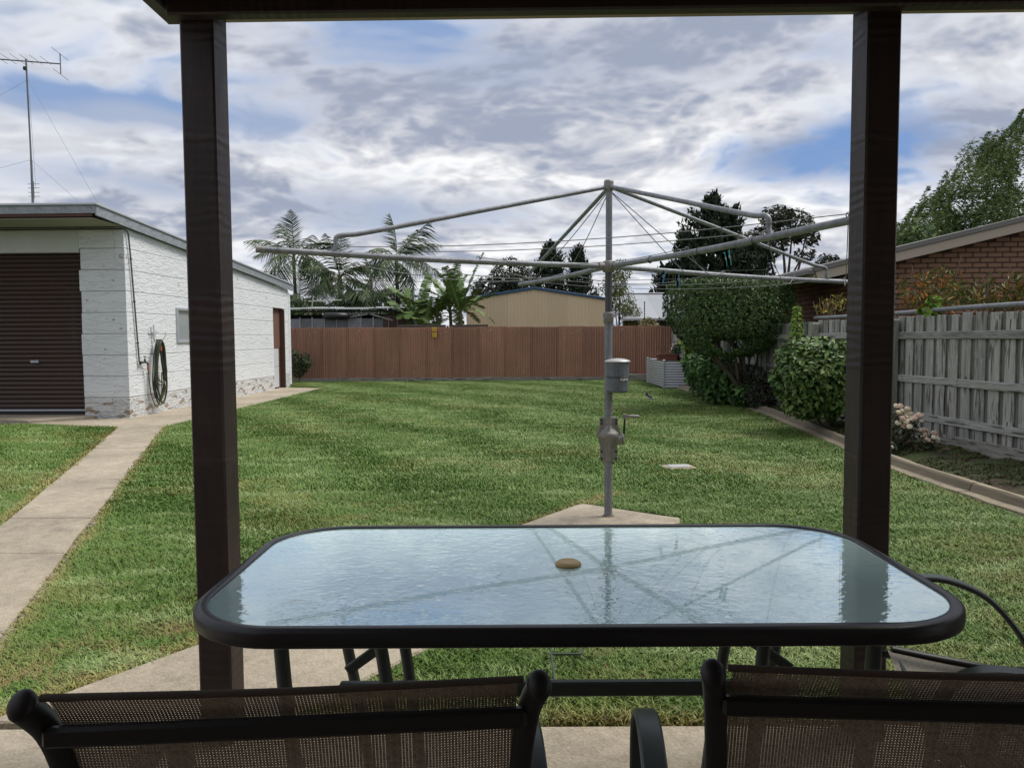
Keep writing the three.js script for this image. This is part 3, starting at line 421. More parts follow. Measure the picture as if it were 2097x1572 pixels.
// ------------------------------------------------------------------ sheds and roofs beyond the back fence
{
  const S = thing('beige_shed', 'beige ribbed metal shed with a blue gable trim behind the fence', 'shed', [1.05, 0, -31]); const bm = [1, 0.95, 1.04].map((k) => mat(0.70 * k, 0.555 * k, 0.355 * k, 0.6)), blue = mat(0.022, 0.075, 0.16, 0.45);
  const W = 2.84, top = (x) => 3.24 - Math.abs(x + 0.15) * 0.152;
  for (let i = 0; i < 7; i++) { const w = 2 * W / 7, x0 = -W + i * w + w / 2; const m = part(S, 'wall_sheet', corrugated(w + 0.01, 0, (x) => top(x + x0), 0.135, 0.022, 10, { trap: true }), bm[i % 3]); m.position.set(x0, 0, (i % 2) * 0.004); }
  part(S, 'wall', boxAt(-W, 1.35, -3, 0.05, 2.7, 6, 0.004), bm[0]); part(S, 'wall', boxAt(W, 1.35, -3, 0.05, 2.7, 6, 0.004), bm[0]);
  for (const s of [-1, 1]) { const a = Math.atan(0.152); part(S, 'barge_trim', boxAt(s * 1.52, 0, 0.05, 3.05 + s * 0.0, 0.10, 0.09, 0.01).rotateZ(-s * a).translate(-0.15 + 0.0, 3.29 - 0.0, 0), blue); part(S, 'roof_plane', boxAt(s * 1.54, 0.02, -3, 3.1, 0.04, 6, 0.004).rotateZ(-s * a).translate(-0.15, 3.29, 0), blue); }
  // far house with a grey corrugated roof
  const G = thing('grey_roof_house', 'low house with a grey corrugated metal roof beyond the brown fence', 'house', [6.9, 0.19, -35]); const gm = [1, 0.94, 1.05].map((k) => mat(0.40 * k, 0.42 * k, 0.45 * k, 0.45, { metalness: 0.2 }));
  for (let i = 0; i < 9; i++) { const g = corrugated(0.78, 0, () => 4.0, 0.0755, 0.02, 6).rotateX(-1.25); const m = part(G, 'roof_sheet', g, gm[(i * 2) % 3]); m.position.set(-1.7 + i * 0.76, 1.92 + (i % 2) * 0.004, 1.8); }
  part(G, 'gutter', boxAt(1.3, 1.88, 1.86, 6.9, 0.10, 0.10, 0.01), gm[1]); part(G, 'ridge_cap', boxAt(1.35, 3.2, -1.98, 6.9, 0.06, 0.25, 0.02), gm[2]);
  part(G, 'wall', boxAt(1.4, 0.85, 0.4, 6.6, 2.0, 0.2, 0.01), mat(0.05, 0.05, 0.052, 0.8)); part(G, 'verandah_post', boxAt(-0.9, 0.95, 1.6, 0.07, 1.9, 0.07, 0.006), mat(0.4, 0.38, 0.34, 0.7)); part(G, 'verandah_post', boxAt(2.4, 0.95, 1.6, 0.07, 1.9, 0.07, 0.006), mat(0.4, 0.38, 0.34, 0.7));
  const pole = thing('thin_pole', 'thin dark pole standing before the grey metal roof', 'pole', [5.55, 0, -32.2]); part(pole, 'rod', tube([[0, 0, 0], [0, 2.75, 0]], 0.02, 2, 6), DARK); part(pole, 'cap', new THREE.SphereGeometry(0.03, 8, 6).translate(0, 2.76, 0), DARK);
  const tr = thing('trampoline_net', 'drooping dark safety net on short posts beyond the brown fence', 'net', [6.4, 0, -29.5]); const nm = mat(0.04, 0.04, 0.042, 0.8);
  const posts = [[-0.75, 2.07], [-0.45, 2.05], [0.0, 2.18], [0.62, 2.10], [1.3, 2.2]]; posts.forEach(([x, y], i) => { part(tr, 'post', tube([[x - 0.03, 0, 0], [x, y, 0]], 0.018, 2, 6), i === 2 ? mat(0.5, 0.5, 0.48, 0.6) : nm); if (i) { const [a, b] = posts[i - 1]; part(tr, 'net_edge', tube([[a, b, 0], [(a + x) / 2, Math.min(b, y) - 0.12, 0.02], [x, y, 0]], 0.012, 12, 5), nm); } });
  // ramshackle lean-to of old iron behind the fence
  const Lt = thing('iron_lean_to', 'ramshackle lean-to of old corrugated iron and grey panels', 'shed', [-6.0, 0, -26.5]), r = rng(9);
  const old = [mat(0.22, 0.235, 0.25, 0.55, { metalness: 0.2 }), mat(0.30, 0.32, 0.34, 0.5, { metalness: 0.2 }), mat(0.16, 0.17, 0.18, 0.6)], dk = mat(0.02, 0.018, 0.016, 0.9);
  for (let i = 0; i < 9; i++) { const m = part(Lt, 'wall_panel', boxAt(-1.9 + i * 0.42, 1.0, 0, 0.40, 2.0 + (i === 6 ? 0.05 : 0), 0.03, 0.004, r(), r()), new THREE.MeshStandardMaterial({ color: lin(1, 1.03, 1.06).multiplyScalar(0.6 + r() * 0.7), map: galvMap, roughness: 0.6 })); if (i % 1 === 0) part(Lt, 'batten', boxAt(-2.11 + i * 0.42, 1.02, 0.03, 0.035, 2.06, 0.03, 0.003), mat(0.42, 0.43, 0.44, 0.6)); }
  part(Lt, 'dark_interior', boxAt(0.2, 1.0, -0.6, 4.6, 2.3, 0.1, 0.01), dk);
  for (let i = 0; i < 4; i++) { const g = corrugated(1.18, 0, () => 1.5, 0.0755, 0.025, 6).rotateX(-1.5); const m = part(Lt, 'roof_sheet', g, old[i % 2 ? 1 : 0]); m.position.set(-1.7 + i * 1.15, 2.30 + (i % 2) * 0.02, 0.35); m.rotation.z = (r() - 0.5) * 0.02; }
  part(Lt, 'roof_batten', boxAt(0.1, 2.24, 0.2, 4.8, 0.05, 0.06, 0.004), dk);
  for (const [x, y, w, a] of [[0.9, 2.12, 1.0, 0.16], [1.5, 2.05, 0.9, -0.28], [1.9, 2.25, 0.9, 0.03], [0.5, 2.17, 0.6, 0.05]]) part(Lt, 'loose_timber', cbox(w, 0.05, 0.05, 0.004, 0, 0, true).rotateZ(a).translate(x, y, 0.12), PALING[1]);
  part(Lt, 'side_panel', boxAt(2.05, 1.15, 0.1, 0.9, 1.9, 0.04, 0.004), mat(0.075, 0.045, 0.04, 0.8)); for (const x of [1.8, 2.1]) part(Lt, 'batten', boxAt(x, 1.6, 0.14, 0.03, 0.9, 0.03, 0.003), mat(0.25, 0.2, 0.18, 0.8));
  { const g = corrugated(1.2, 0, (x) => 2.32 - (x + 0.6) * 0.38, 0.0755, 0.02, 6); const m = part(Lt, 'end_sheet', g, mat(0.42, 0.47, 0.47, 0.5)); m.position.set(2.68, 0, 0.1); m.rotation.y = -0.9; }
  const ty = thing('discarded_car_tyre', 'black tyre lying on the lean-to roof edge behind the fence', 'tyre', [-5.95, 2.07, -26.2]); part(ty, 'tread', new THREE.TorusGeometry(0.32, 0.12, 12, 30).rotateX(Math.PI / 2).scale(1.05, 1, 1), BLACK); part(ty, 'rim', new THREE.TorusGeometry(0.2, 0.03, 8, 24).rotateX(Math.PI / 2), DARK);
  const an = thing('old_antenna', 'bent old antenna bar standing on the lean-to roof', 'antenna', [-6.9, 2.3, -26.6]); part(an, 'bar', merge([tube([[-0.1, 0.30, 0], [1.05, 0.34, 0]], 0.018, 2, 6), tube([[0.0, 0.0, 0], [0.08, 0.5, 0]], 0.02, 2, 6)]), mat(0.45, 0.43, 0.4, 0.6)); part(an, 'strut', tube([[0.6, 0, 0], [0.62, 0.33, 0]], 0.015, 2, 6), DARK);
  const ry = thing('banana_bed_rail', 'dark timber rails just above the fence under the banana plants', 'rail', [-2.1, 0, -24.6]); for (const [x, w] of [[-0.78, 1.55], [0.75, 1.2]]) part(ry, 'rail', boxAt(x, 1.69, 0, w, 0.09, 0.05, 0.005, 0, 0, true), mat(0.10, 0.085, 0.07, 0.9)); for (const x of [-1.5, 0.05, 1.3]) part(ry, 'post', boxAt(x, 0.85, -0.06, 0.06, 1.7, 0.06, 0.005), mat(0.10, 0.085, 0.07, 0.9));
}
// ------------------------------------------------------------------ verandah over the patio
{
  const Vd = thing('verandah', 'dark brown timber verandah frame with two square posts', 'verandah');
  const post = (x, yaw) => { const m = part(Vd, 'post', boxAt(0, 1.2, 0, 0.106, 2.4, 0.104, 0.006, x, 0.3), TIMBER); m.position.set(x, 0, -2.45); m.rotation.y = yaw; };
  post(-0.953, -0.06); post(1.140, 0.05);
  part(Vd, 'front_beam', boxAt(1.95, 0, 0, 5.95, 0.15, 0.05, 0.006, 0.2, 0.1, true).rotateZ(0.007).translate(0, 2.347, -2.37), TIMBER);
  part(Vd, 'front_fascia', boxAt(1.95, 0, 0, 5.95, 0.15, 0.03, 0.004).rotateZ(0.007).translate(0, 2.40, -2.53), mat(0.30, 0.24, 0.17, 0.7));
  part(Vd, 'side_beam', boxAt(-1.06, 2.37, -0.8, 0.05, 0.15, 3.4, 0.006, 0.3, 0.6), TIMBER);
  part(Vd, 'roof_sheet', boxAt(0.36, 2.50, -0.45, 2.9, 0.03, 4.3, 0.004), mat(0.16, 0.12, 0.10, 0.7)); part(Vd, 'roof_sheet', boxAt(3.3, 2.505, -0.45, 2.78, 0.03, 4.3, 0.004), mat(0.16, 0.12, 0.10, 0.7));
  for (const z of [-1.5, -0.4, 0.7]) part(Vd, 'rafter', boxAt(1.85, 2.42, z, 5.7, 0.12, 0.05, 0.006, z, 0, true), TIMBER);
  const hw = thing('home_wall', 'brown brick wall of the home under the verandah', 'wall', [0, 0, 1.75]); part(hw, 'brickwork', boxAt(0, 1.3, 0.15, 14, 2.6, 0.3, 0.01), BRICKS[1]); part(hw, 'sill_course', boxAt(0, 0.9, -0.02, 14, 0.08, 0.04, 0.006), BRICKS[2]);
}
// ------------------------------------------------------------------ rotary clothes hoist
{
  const base = [0.686, 0.0, -5.457], Hs = thing('clothes_hoist', 'grey galvanised rotary clothes hoist standing on the concrete pad', 'clothes hoist', base);
  const L = (x, y, z) => V(x - base[0], y, z - base[2]);
  part(Hs, 'lower_post', merge([cyl(0, 0, 0, 0.029, 0.029, 0.45, 24), cyl(0, 0.72, 0, 0.029, 0.029, 0.70, 24)]), GALV);
  part(Hs, 'collar', lathe([[0.02, 1.40], [0.036, 1.402], [0.037, 1.44], [0.040, 1.445], [0.040, 1.472], [0.034, 1.478], [0.02, 1.478]]).translate(0, 0, 0), GALV_WARM);
  const stain = tex(64, 512, (u, v, o) => { const n = fbm(u * 4, v * 60, 4), k = 0.55 + n * 0.9; o[0] = 0.085 * k; o[1] = 0.085 * k; o[2] = 0.092 * k; }, { rep: [2, 3] });
  part(Hs, 'greasy_shaft', cyl(0, 1.475, 0, 0.025, 0.025, 0.30, 20), new THREE.MeshStandardMaterial({ map: stain, roughness: 0.45, metalness: 0.3 }));
  part(Hs, 'upper_shaft', cyl(0.002, 1.775, 0, 0.023, 0.023, 0.59, 20), GALV);
  part(Hs, 'top_cap', merge([lathe([[0, 2.40], [0.03, 2.398], [0.034, 2.385], [0.034, 2.335], [0.026, 2.32], [0.02, 2.32]])]), GALV_WARM);
  part(Hs, 'arm_hub', merge([lathe([[0.02, 1.755], [0.04, 1.76], [0.048, 1.785], [0.048, 1.815], [0.038, 1.835], [0.024, 1.84]]), ...[0, 1, 2, 3].map((k) => { const a = [-2.66, -1.18, 0.465, 1.95][k]; return tube([[0, 1.80, 0], [Math.cos(a) * 0.085, 1.80, -Math.sin(a) * 0.085]], 0.026, 2, 12); })]), GALV_WARM);
  // arms: left-front, near right, far right, far left
  const ends = { A: V(-1.456, 1.817, -4.45), B: V(1.50, 1.80, -3.27), D: V(2.95, 1.762, -6.66), C: V(0.083, 1.812, -7.4) }, hub = V(0.686, 1.80, -5.457), arm = {};
  const loc = (p) => V(p.x - base[0], p.y, p.z - base[2]);
  for (const k of 'ABDC') {
    const e = ends[k], dir = e.clone().sub(hub); arm[k] = (t) => hub.clone().addScaledVector(dir, t).add(V(0, -0.012 * Math.sin(t * Math.PI), 0));
    part(Hs, 'arm', tube([loc(arm[k](0.02)), loc(arm[k](0.5)), loc(arm[k](1))], 0.0185, 12, 12), GALV);
    const tj = { A: 0.82, B: 0.74, D: 0.875, C: 0.86 }[k], j = arm[k](tj), up = arm[k](tj - 0.02).add(V(0, 0.10, 0)), capt = V(0.692, 2.355, -5.457), st = capt.clone().addScaledVector(up.clone().sub(capt).normalize(), 0.02), near = up.clone().lerp(capt, 0.06);
    part(Hs, 'strut', tube([loc(st), loc(st.clone().lerp(near, 0.5)), loc(near), loc(up.clone().add(V((j.x - hub.x) * 0.01, 0.0, (j.z - hub.z) * 0.01))), loc(j.clone().lerp(up, 0.45)), loc(j)], 0.0145, 40, 10), GALV);
    part(Hs, 'arm_tip', tube([loc(arm[k](0.985)), loc(arm[k](1.004))], 0.0205, 2, 12), GALV_WARM);
    for (const t of [0.42, 0.72, 0.955]) part(Hs, 'line_loop', new THREE.TorusGeometry(0.011, 0.0025, 6, 14).translate(...loc(arm[k](t)).add(V(0, 0.026, 0)).toArray()), GALV);
  }
  const r = rng(61), ring = 'ABDC';
  for (const t of [0.42, 0.72, 0.955]) for (let i = 0; i < 4; i++) {
    const a = arm[ring[i]](t).add(V(0, 0.03, 0)), b = arm[ring[(i + 1) % 4]](t).add(V(0, 0.03, 0)), sag = 0.03 + r() * 0.07 + (i === 1 && t > 0.7 ? 0.10 : 0);
    part(Hs, 'washing_line', tube([loc(a), loc(a.clone().lerp(b, 0.25)).add(V(0, -sag * 0.75, 0)), loc(a.clone().lerp(b, 0.5)).add(V(0, -sag, 0)), loc(a.clone().lerp(b, 0.75)).add(V(0, -sag * 0.75, 0)), loc(b)], 0.0024, 20, 5), WIRE);
  }
  for (const [k, t, k2, t2, q] of [['C', 0.75, 'A', 0.3, 0.25], ['C', 0.5, 'D', 0.1, 0.1], ['D', 0.30, 'B', 0.1, 0.15], ['D', 0.42, 'C', 0.2, 0.1]]) { const p = arm[k](t).lerp(arm[k2](t2), q), c = V(0.69, 2.33, -5.457), m = c.clone().lerp(p, 0.55).add(V(0.01, -0.015, 0)); part(Hs, 'stay_wire', tube([loc(c), loc(m), loc(p)], 0.0032, 12, 5), WIRE); }
  // line ties wound on the near arm
  for (const t of [0.24, 0.47, 0.68]) part(Hs, 'line_tie', merge([0, 1, 2].map((q) => new THREE.TorusGeometry(0.0205, 0.003, 6, 16).rotateY(0.36 + Math.PI / 2 + q * 0.3 - 1.0).translate(...loc(arm.B(t + q * 0.004)).toArray()))), DARK);
  // gear housing with the crank
  const G = sub(Hs, 'gear_housing');
  const cast = new THREE.MeshStandardMaterial({ map: galvMap, color: lin(1.15, 1.05, 0.92), metalness: 0.35, roughness: 0.55, bumpMap: concreteBump, bumpScale: 0.0015 });
  part(G, 'casting', lathe([[0.028, 0.42], [0.040, 0.425], [0.041, 0.50], [0.052, 0.54], [0.068, 0.585], [0.076, 0.595], [0.078, 0.60], [0.078, 0.618], [0.073, 0.626], [0.060, 0.640], [0.038, 0.672], [0.034, 0.68], [0.034, 0.735], [0.026, 0.738]], 36), cast);
  const fl = extr([[-0.066, 0.735], [0.066, 0.735], [0.066, 0.675], [0.085, 0.63], [0.082, 0.60], [0.062, 0.53], [0.062, 0.42], [-0.062, 0.42], [-0.062, 0.53], [-0.082, 0.60], [-0.085, 0.63], [-0.066, 0.675]], 0.014, 0.004).translate(0, 0, 0.012);
  part(G, 'flange', fl, cast); part(G, 'rib', merge([boxAt(0.0, 0.66, 0.052, 0.006, 0.05, 0.02, 0.002).rotateX(-0.0), boxAt(0, 0.54, 0.062, 0.006, 0.10, 0.012, 0.002)]), cast);
  for (const x of [-0.052, 0.052]) for (const y of [0.715, 0.69, 0.49, 0.44]) part(G, 'bolt', new THREE.CylinderGeometry(0.0085, 0.0085, 0.01, 6).rotateX(Math.PI / 2).translate(x, y, 0.032), DARK);
  part(G, 'raised_lettering', merge([0, 1, 2, 3, 4, 5, 6].filter((k) => k !== 3).map((k) => { const a = (k - 2.5) * 0.14; return boxAt(0, 0, 0, 0.006, 0.011, 0.003, 0.0005).rotateY(a).translate(Math.sin(a) * 0.079, 0.609, Math.cos(a) * 0.079); })), cast);
  part(G, 'crank_boss', merge([new THREE.CylinderGeometry(0.036, 0.04, 0.055, 24).rotateZ(-Math.PI / 2).translate(0.075, 0.575, 0.0), new THREE.CylinderGeometry(0.042, 0.042, 0.012, 24).rotateZ(-Math.PI / 2).translate(0.103, 0.575, 0)]), cast);
  const Ck = sub(Hs, 'crank'); part(Ck, 'arm', boxAt(0, 0, 0, 0.012, 0.16, 0.02, 0.003).rotateZ(-0.06).translate(0.113, 0.655, 0), BLACK); part(Ck, 'boss', cyl(0.118, 0.72, 0, 0.016, 0.015, 0.034), GALV_WARM);
  part(Ck, 'handle', lathe([[0, 0], [0.009, 0.002], [0.010, 0.02], [0.013, 0.06], [0.011, 0.085], [0.006, 0.094], [0, 0.095]], 16).rotateZ(-Math.PI / 2 - 0.04).translate(0.128, 0.739, 0), GALV_WARM);
  // small puddle of mortar at the foot
  part(Hs, 'foot_collar', lathe([[0.028, 0.03], [0.034, 0.03], [0.045, 0.018], [0.05, 0.014]]), CONC_EDGE);
}
{
  const B = thing('peg_bucket', 'round grey metal peg bucket strapped to the hoist post', 'bucket', [0.742, 0.914, -5.40]);
  const bm = new THREE.MeshStandardMaterial({ map: galvMap, color: lin(0.62, 0.66, 0.72), roughness: 0.5, metalness: 0.25, bumpMap: concreteBump, bumpScale: 0.002 });
  part(B, 'shell', lathe([[0, 0], [0.066, 0], [0.074, 0.006], [0.076, 0.016], [0.0765, 0.105], [0.079, 0.108], [0.0795, 0.112], [0.0815, 0.215], [0.081, 0.218]], 36), bm);
  part(B, 'lid', lathe([[0, 0.240], [0.045, 0.237], [0.078, 0.228], [0.090, 0.220], [0.091, 0.214], [0.084, 0.212]], 36), mat(0.46, 0.46, 0.45, 0.4, { metalness: 0.2 }));
  part(B, 'strap', new THREE.TorusGeometry(0.0815, 0.0028, 6, 40).rotateX(Math.PI / 2).translate(0, 0.11, 0), BLACK);
  const lab = tex(128, 64, (u, v, o) => { const n = fbm(u * 14, v * 5, 3), b = v < 0.12 || v > 0.9 || n > 0.52; const c = b ? 0.03 : 0.62; o[0] = c; o[1] = c; o[2] = c; });
  part(B, 'torn_label', new THREE.CylinderGeometry(0.0812, 0.0808, 0.03, 16, 1, true, 0.1, 0.85).translate(0, 0.096, 0), new THREE.MeshStandardMaterial({ map: lab, roughness: 0.6 }));
}
// pegs left on the lines
{
  const peg = (label, pos, rot, col) => { const p = thing('clothes_peg', label, 'peg', pos, rot, 'pegs on the washing lines'); for (const s of [-1, 1]) part(p, 'jaw', extr([[0.002, -0.04], [0.008, -0.042], [0.0085, 0.0], [0.011, 0.035], [0.006, 0.036], [0.001, 0.0]], 0.010, 0.001).scale(s, 1, 1).translate(0, 0, -0.005), col); part(p, 'spring', new THREE.TorusGeometry(0.006, 0.0014, 6, 12).translate(0, 0.004, 0.006), ZINC); p.rotation.z = rot * 0.5; p.scale.setScalar(1.2); return p; };
  const teal = mat(0.02, 0.33, 0.30, 0.45), blue = mat(0.03, 0.22, 0.42, 0.45);
  peg('teal clothes peg nearest the paling fence, upper of the close pair', [1.365, 1.795, -4.86], 0.5, teal); peg('teal clothes peg just left of the close pair on the washing line', [1.345, 1.785, -4.88], 0.9, teal);
  peg('blue clothes peg nearest the hoist post on the slack line', [1.10, 1.735, -5.6], -0.5, blue); peg('small blue clothes peg hanging above the hedge top', [1.24, 1.72, -5.75], 0.2, blue);
}
// ------------------------------------------------------------------ glass table
const FRAME = mat(0.022, 0.024, 0.025, 0.42, { metalness: 0.2 }), TFRAME = mat(0.020, 0.020, 0.022, 0.38, { metalness: 0.2 }), LEGM = mat(0.075, 0.092, 0.088, 0.42, { metalness: 0.25 });
function rrect(w, d, r, n = 10) { const o = []; for (const [cx, cy, a0] of [[w / 2 - r, d / 2 - r, 0], [-w / 2 + r, d / 2 - r, 90], [-w / 2 + r, -d / 2 + r, 180], [w / 2 - r, -d / 2 + r, 270]]) for (let i = 0; i <= n; i++) { const a = (a0 + 90 * i / n) * Math.PI / 180; o.push([cx + Math.cos(a) * r, cy + Math.sin(a) * r]); } return o; }
{
  const T = thing('glass_table', 'rectangular patio table with a rippled glass top and dark rim', 'table', [0.142, 0, -1.93]);
  const w = 1.71, d = 0.87, rr = 0.225, path = rrect(w, d, rr, 12), pos = [], idx = [];
  const prof = [[-0.004, 0.682], [0.010, 0.682], [0.016, 0.686], [0.0175, 0.70], [0.016, 0.715], [0.008, 0.7215], [0, 0.7225], [-0.012, 0.7215], [-0.0135, 0.719], [-0.0135, 0.700]].map(([a, b]) => [a - 0.0175, b]);
  const N = path.length, K = prof.length;
  for (let i = 0; i < N; i++) { const p = path[i], a = path[(i + N - 1) % N], b = path[(i + 1) % N]; let tx = b[0] - a[0], ty = b[1] - a[1]; const l = Math.hypot(tx, ty); tx /= l; ty /= l; for (const [o, y] of prof) pos.push(p[0] + ty * o, y, -(p[1] - tx * o)); }
  for (let i = 0; i < N; i++) for (let k = 0; k < K - 1; k++) { const a = i * K + k, b = ((i + 1) % N) * K + k; idx.push(a, b, a + 1, a + 1, b, b + 1); }
  const g = new THREE.BufferGeometry(); g.setAttribute('position', new THREE.Float32BufferAttribute(pos, 3)); g.setIndex(idx); g.computeVertexNormals(); part(T, 'rim', g, TFRAME);
  const ripple = grey(1024, 1024, (u, v) => { const a = fbm(u * 18, v * 26, 2, 1024), b = fbm(u * 40 + 3, v * 56 + 9, 2, 1024); return 0.7 * a + 0.3 * b; }, [2, 2]);
  const glass = new THREE.MeshPhysicalMaterial({ color: lin(0.66, 0.92, 0.90), metalness: 0.38, roughness: 0.03, ior: 2.25, clearcoat: 1, clearcoatRoughness: 0.02, bumpMap: ripple, bumpScale: 0.0011 });
  const gp = rrect(w - 0.058, d - 0.058, rr - 0.03, 12);
  part(T, 'glass_top', boxUV(extr(gp, 0.006, 0.001).rotateX(-Math.PI / 2).translate(0, 0.7115, 0)), glass);
  part(T, 'umbrella_plug', lathe([[0, 0.7265], [0.020, 0.7265], [0.022, 0.728], [0.026, 0.7275], [0.032, 0.7235], [0.034, 0.720], [0.033, 0.718], [0, 0.718]], 32).translate(0.0, 0, -0.015), mat(0.50, 0.36, 0.16, 0.5));
  for (const sx of [-1, 1]) {
    for (const sz of [-1, 1]) part(T, 'leg', tube([[sx * 0.66, 0.70, sz * 0.27], [sx * 0.645, 0.5, sz * 0.275], [sx * 0.60, 0.2, sz * 0.30], [sx * 0.58, 0.0, sz * 0.33]], 0.0165, 20, 12), LEGM);
    part(T, 'arched_leg', tube([[sx * 0.40, 0.0, 0.20], [sx * 0.425, 0.3, 0.16], [sx * 0.46, 0.55, 0.12], [sx * 0.52, 0.685, 0.0], [sx * 0.46, 0.55, -0.12], [sx * 0.425, 0.3, -0.16], [sx * 0.40, 0.0, -0.20]], 0.016, 40, 10), LEGM);
    part(T, 'brace', boxAt(0, 0, 0, 0.42, 0.026, 0.012, 0.003).rotateZ(-sx * 0.62).translate(sx * 0.40, 0.57, 0.0), LEGM);
    part(T, 'cross_bar', tube([[sx * 0.655, 0.665, -0.27], [sx * 0.655, 0.665, 0.27]], 0.014, 2, 10), LEGM);
  }
  part(T, 'stretcher', boxAt(0, 0.40, 0, 1.18, 0.038, 0.024, 0.004), LEGM);
}
// ------------------------------------------------------------------ sling chairs
const slingAlpha = grey(64, 64, (u, v) => { const a = (u * 8) % 1, b = (v * 8) % 1; const th = (t) => (t < 0.73 ? 1 : 0); return th(a) || th(b) ? 1 : 0; }, [1 / 0.032, 1 / 0.032]);
const slingMap = tex(64, 64, (u, v, o) => { const a = (u * 8), b = (v * 8), k = 0.7 + 0.5 * vnoise(Math.floor(a), Math.floor(b) * 3) * ((Math.floor(a) + Math.floor(b)) % 2 ? 1 : 0.7); o[0] = 0.37 * k; o[1] = 0.335 * k; o[2] = 0.28 * k; }, { rep: [1 / 0.032, 1 / 0.032] });
const SLING = new THREE.MeshStandardMaterial({ map: slingMap, alphaMap: slingAlpha, alphaTest: 0.5, roughness: 0.75, side: THREE.DoubleSide });
const HEM = mat(0.075, 0.06, 0.048, 0.8);
function ribbon(path, half, uoff = 0) {            // sheet between two side rails, following a path in (y, z)
  const c = new THREE.CatmullRomCurve3(path.map(([y, z]) => V(0, y, z)), false, 'centripetal'), n = 36, m = 6, pos = [], uv = [], idx = []; const Ln = c.getLength();
  for (let i = 0; i <= n; i++) { const p = c.getPointAt(i / n); for (let k = 0; k <= m; k++) { const s = k / m * 2 - 1, sag = 0.006 * (1 - s * s); pos.push(s * half, p.y - sag, p.z); uv.push(s * half + 0.3, i / n * Ln + uoff); } }
  for (let i = 0; i < n; i++) for (let k = 0; k < m; k++) { const a = i * (m + 1) + k; idx.push(a, a + 1, a + m + 1, a + 1, a + m + 2, a + m + 1); }
  const g = new THREE.BufferGeometry(); g.setAttribute('position', new THREE.Float32BufferAttribute(pos, 3)); g.setAttribute('uv', new THREE.Float32BufferAttribute(uv, 2)); g.setIndex(idx); g.computeVertexNormals(); return g;
}
function flatBar(path, x, w, th) {                 // flat strap w wide (along x), th thick, following a path in (y, z)
  const c = new THREE.CatmullRomCurve3(path.map(([y, z]) => V(x, y, z)), false, 'centripetal'), n = 60, pos = [], idx = [];
  const sec = [[-1, -0.5], [-0.82, -1], [0.82, -1], [1, -0.5], [1, 0.5], [0.82, 1], [-0.82, 1], [-1, 0.5]], K = sec.length;
  for (let i = 0; i <= n; i++) { const p = c.getPointAt(i / n), T = c.getTangentAt(i / n), N = V(0, T.z, -T.y); for (const [a, b] of sec) pos.push(p.x + a * w / 2, p.y + N.y * b * th / 2, p.z + N.z * b * th / 2); }
  for (let i = 0; i < n; i++) for (let k = 0; k < K; k++) { const a = i * K + k, b = i * K + (k + 1) % K; idx.push(a, b, a + K, b, b + K, a + K); }
  for (let k = 1; k + 1 < K; k++) { idx.push(0, k + 1, k); idx.push(n * K, n * K + k, n * K + k + 1); }
  const g = new THREE.BufferGeometry(); g.setAttribute('position', new THREE.Float32BufferAttribute(pos, 3)); g.setIndex(idx); return toCreasedNormals(g, 0.6);
}
function makeChair() {
  const C = thing('sling_chair', 'x', 'chair', [0, 0, 0], 0, 'sling chairs round the glass table');
  const up = [[0.425, -0.24], [0.41, -0.1], [0.40, 0.06], [0.43, 0.14], [0.56, 0.185], [0.75, 0.225], [0.86, 0.262], [0.905, 0.296]];
  for (const s of [-1, 1]) {
    const rail = part(C, 'upright_rail', tube(up.map(([y, z], i) => [s * (0.268 + (i > 5 ? (i - 5) * 0.009 : 0)), y, z]), 0.0175, 44, 12, { flat: 0.8 }), FRAME);
    part(rail, 'end_cap', new THREE.SphereGeometry(0.0182, 14, 10).scale(0.82, 0.6, 1).rotateX(0.9).translate(s * 0.286, 0.906, 0.297), BLACK);
    part(C, 'arm', flatBar([[0, 0.34], [0.22, 0.23], [0.40, 0.13], [0.50, 0.075], [0.585, 0.0], [0.620, -0.075], [0.628, -0.13], [0.612, -0.20], [0.56, -0.245], [0.45, -0.26], [0.2, -0.275], [0, -0.29]], s * 0.315, 0.042, 0.014), LEGM);
    for (const [y, z] of [[0.30, -0.268]]) part(C, 'foot_link', tube([[s * 0.27, 0.415, -0.2], [s * 0.312, 0.40, -0.255]], 0.012, 2, 8), FRAME);
    part(C, 'foot_link', tube([[s * 0.27, 0.405, 0.1], [s * 0.312, 0.40, 0.13]], 0.012, 2, 8), FRAME);
  }
  part(C, 'back_sling', ribbon([[0.40, 0.06], [0.432, 0.138], [0.56, 0.183], [0.75, 0.223], [0.86, 0.258], [0.912, 0.293]], 0.262), SLING);
  part(C, 'seat_sling', ribbon([[0.43, -0.25], [0.412, -0.1], [0.40, 0.06]], 0.262, 0.1), SLING);
  part(C, 'top_hem', tube([[-0.268, 0.912, 0.293], [0, 0.909, 0.294], [0.268, 0.912, 0.293]], 0.0045, 16, 8), HEM);
  part(C, 'back_bar', boxAt(0, 0.862, 0.283, 0.545, 0.024, 0.014, 0.004), FRAME);
  part(C, 'front_bar', tube([[-0.265, 0.415, -0.23], [0.265, 0.415, -0.23]], 0.011, 2, 8), FRAME); part(C, 'rear_bar', tube([[-0.31, 0.25, 0.214], [0.31, 0.25, 0.214]], 0.010, 2, 8), FRAME);
  return C;
}
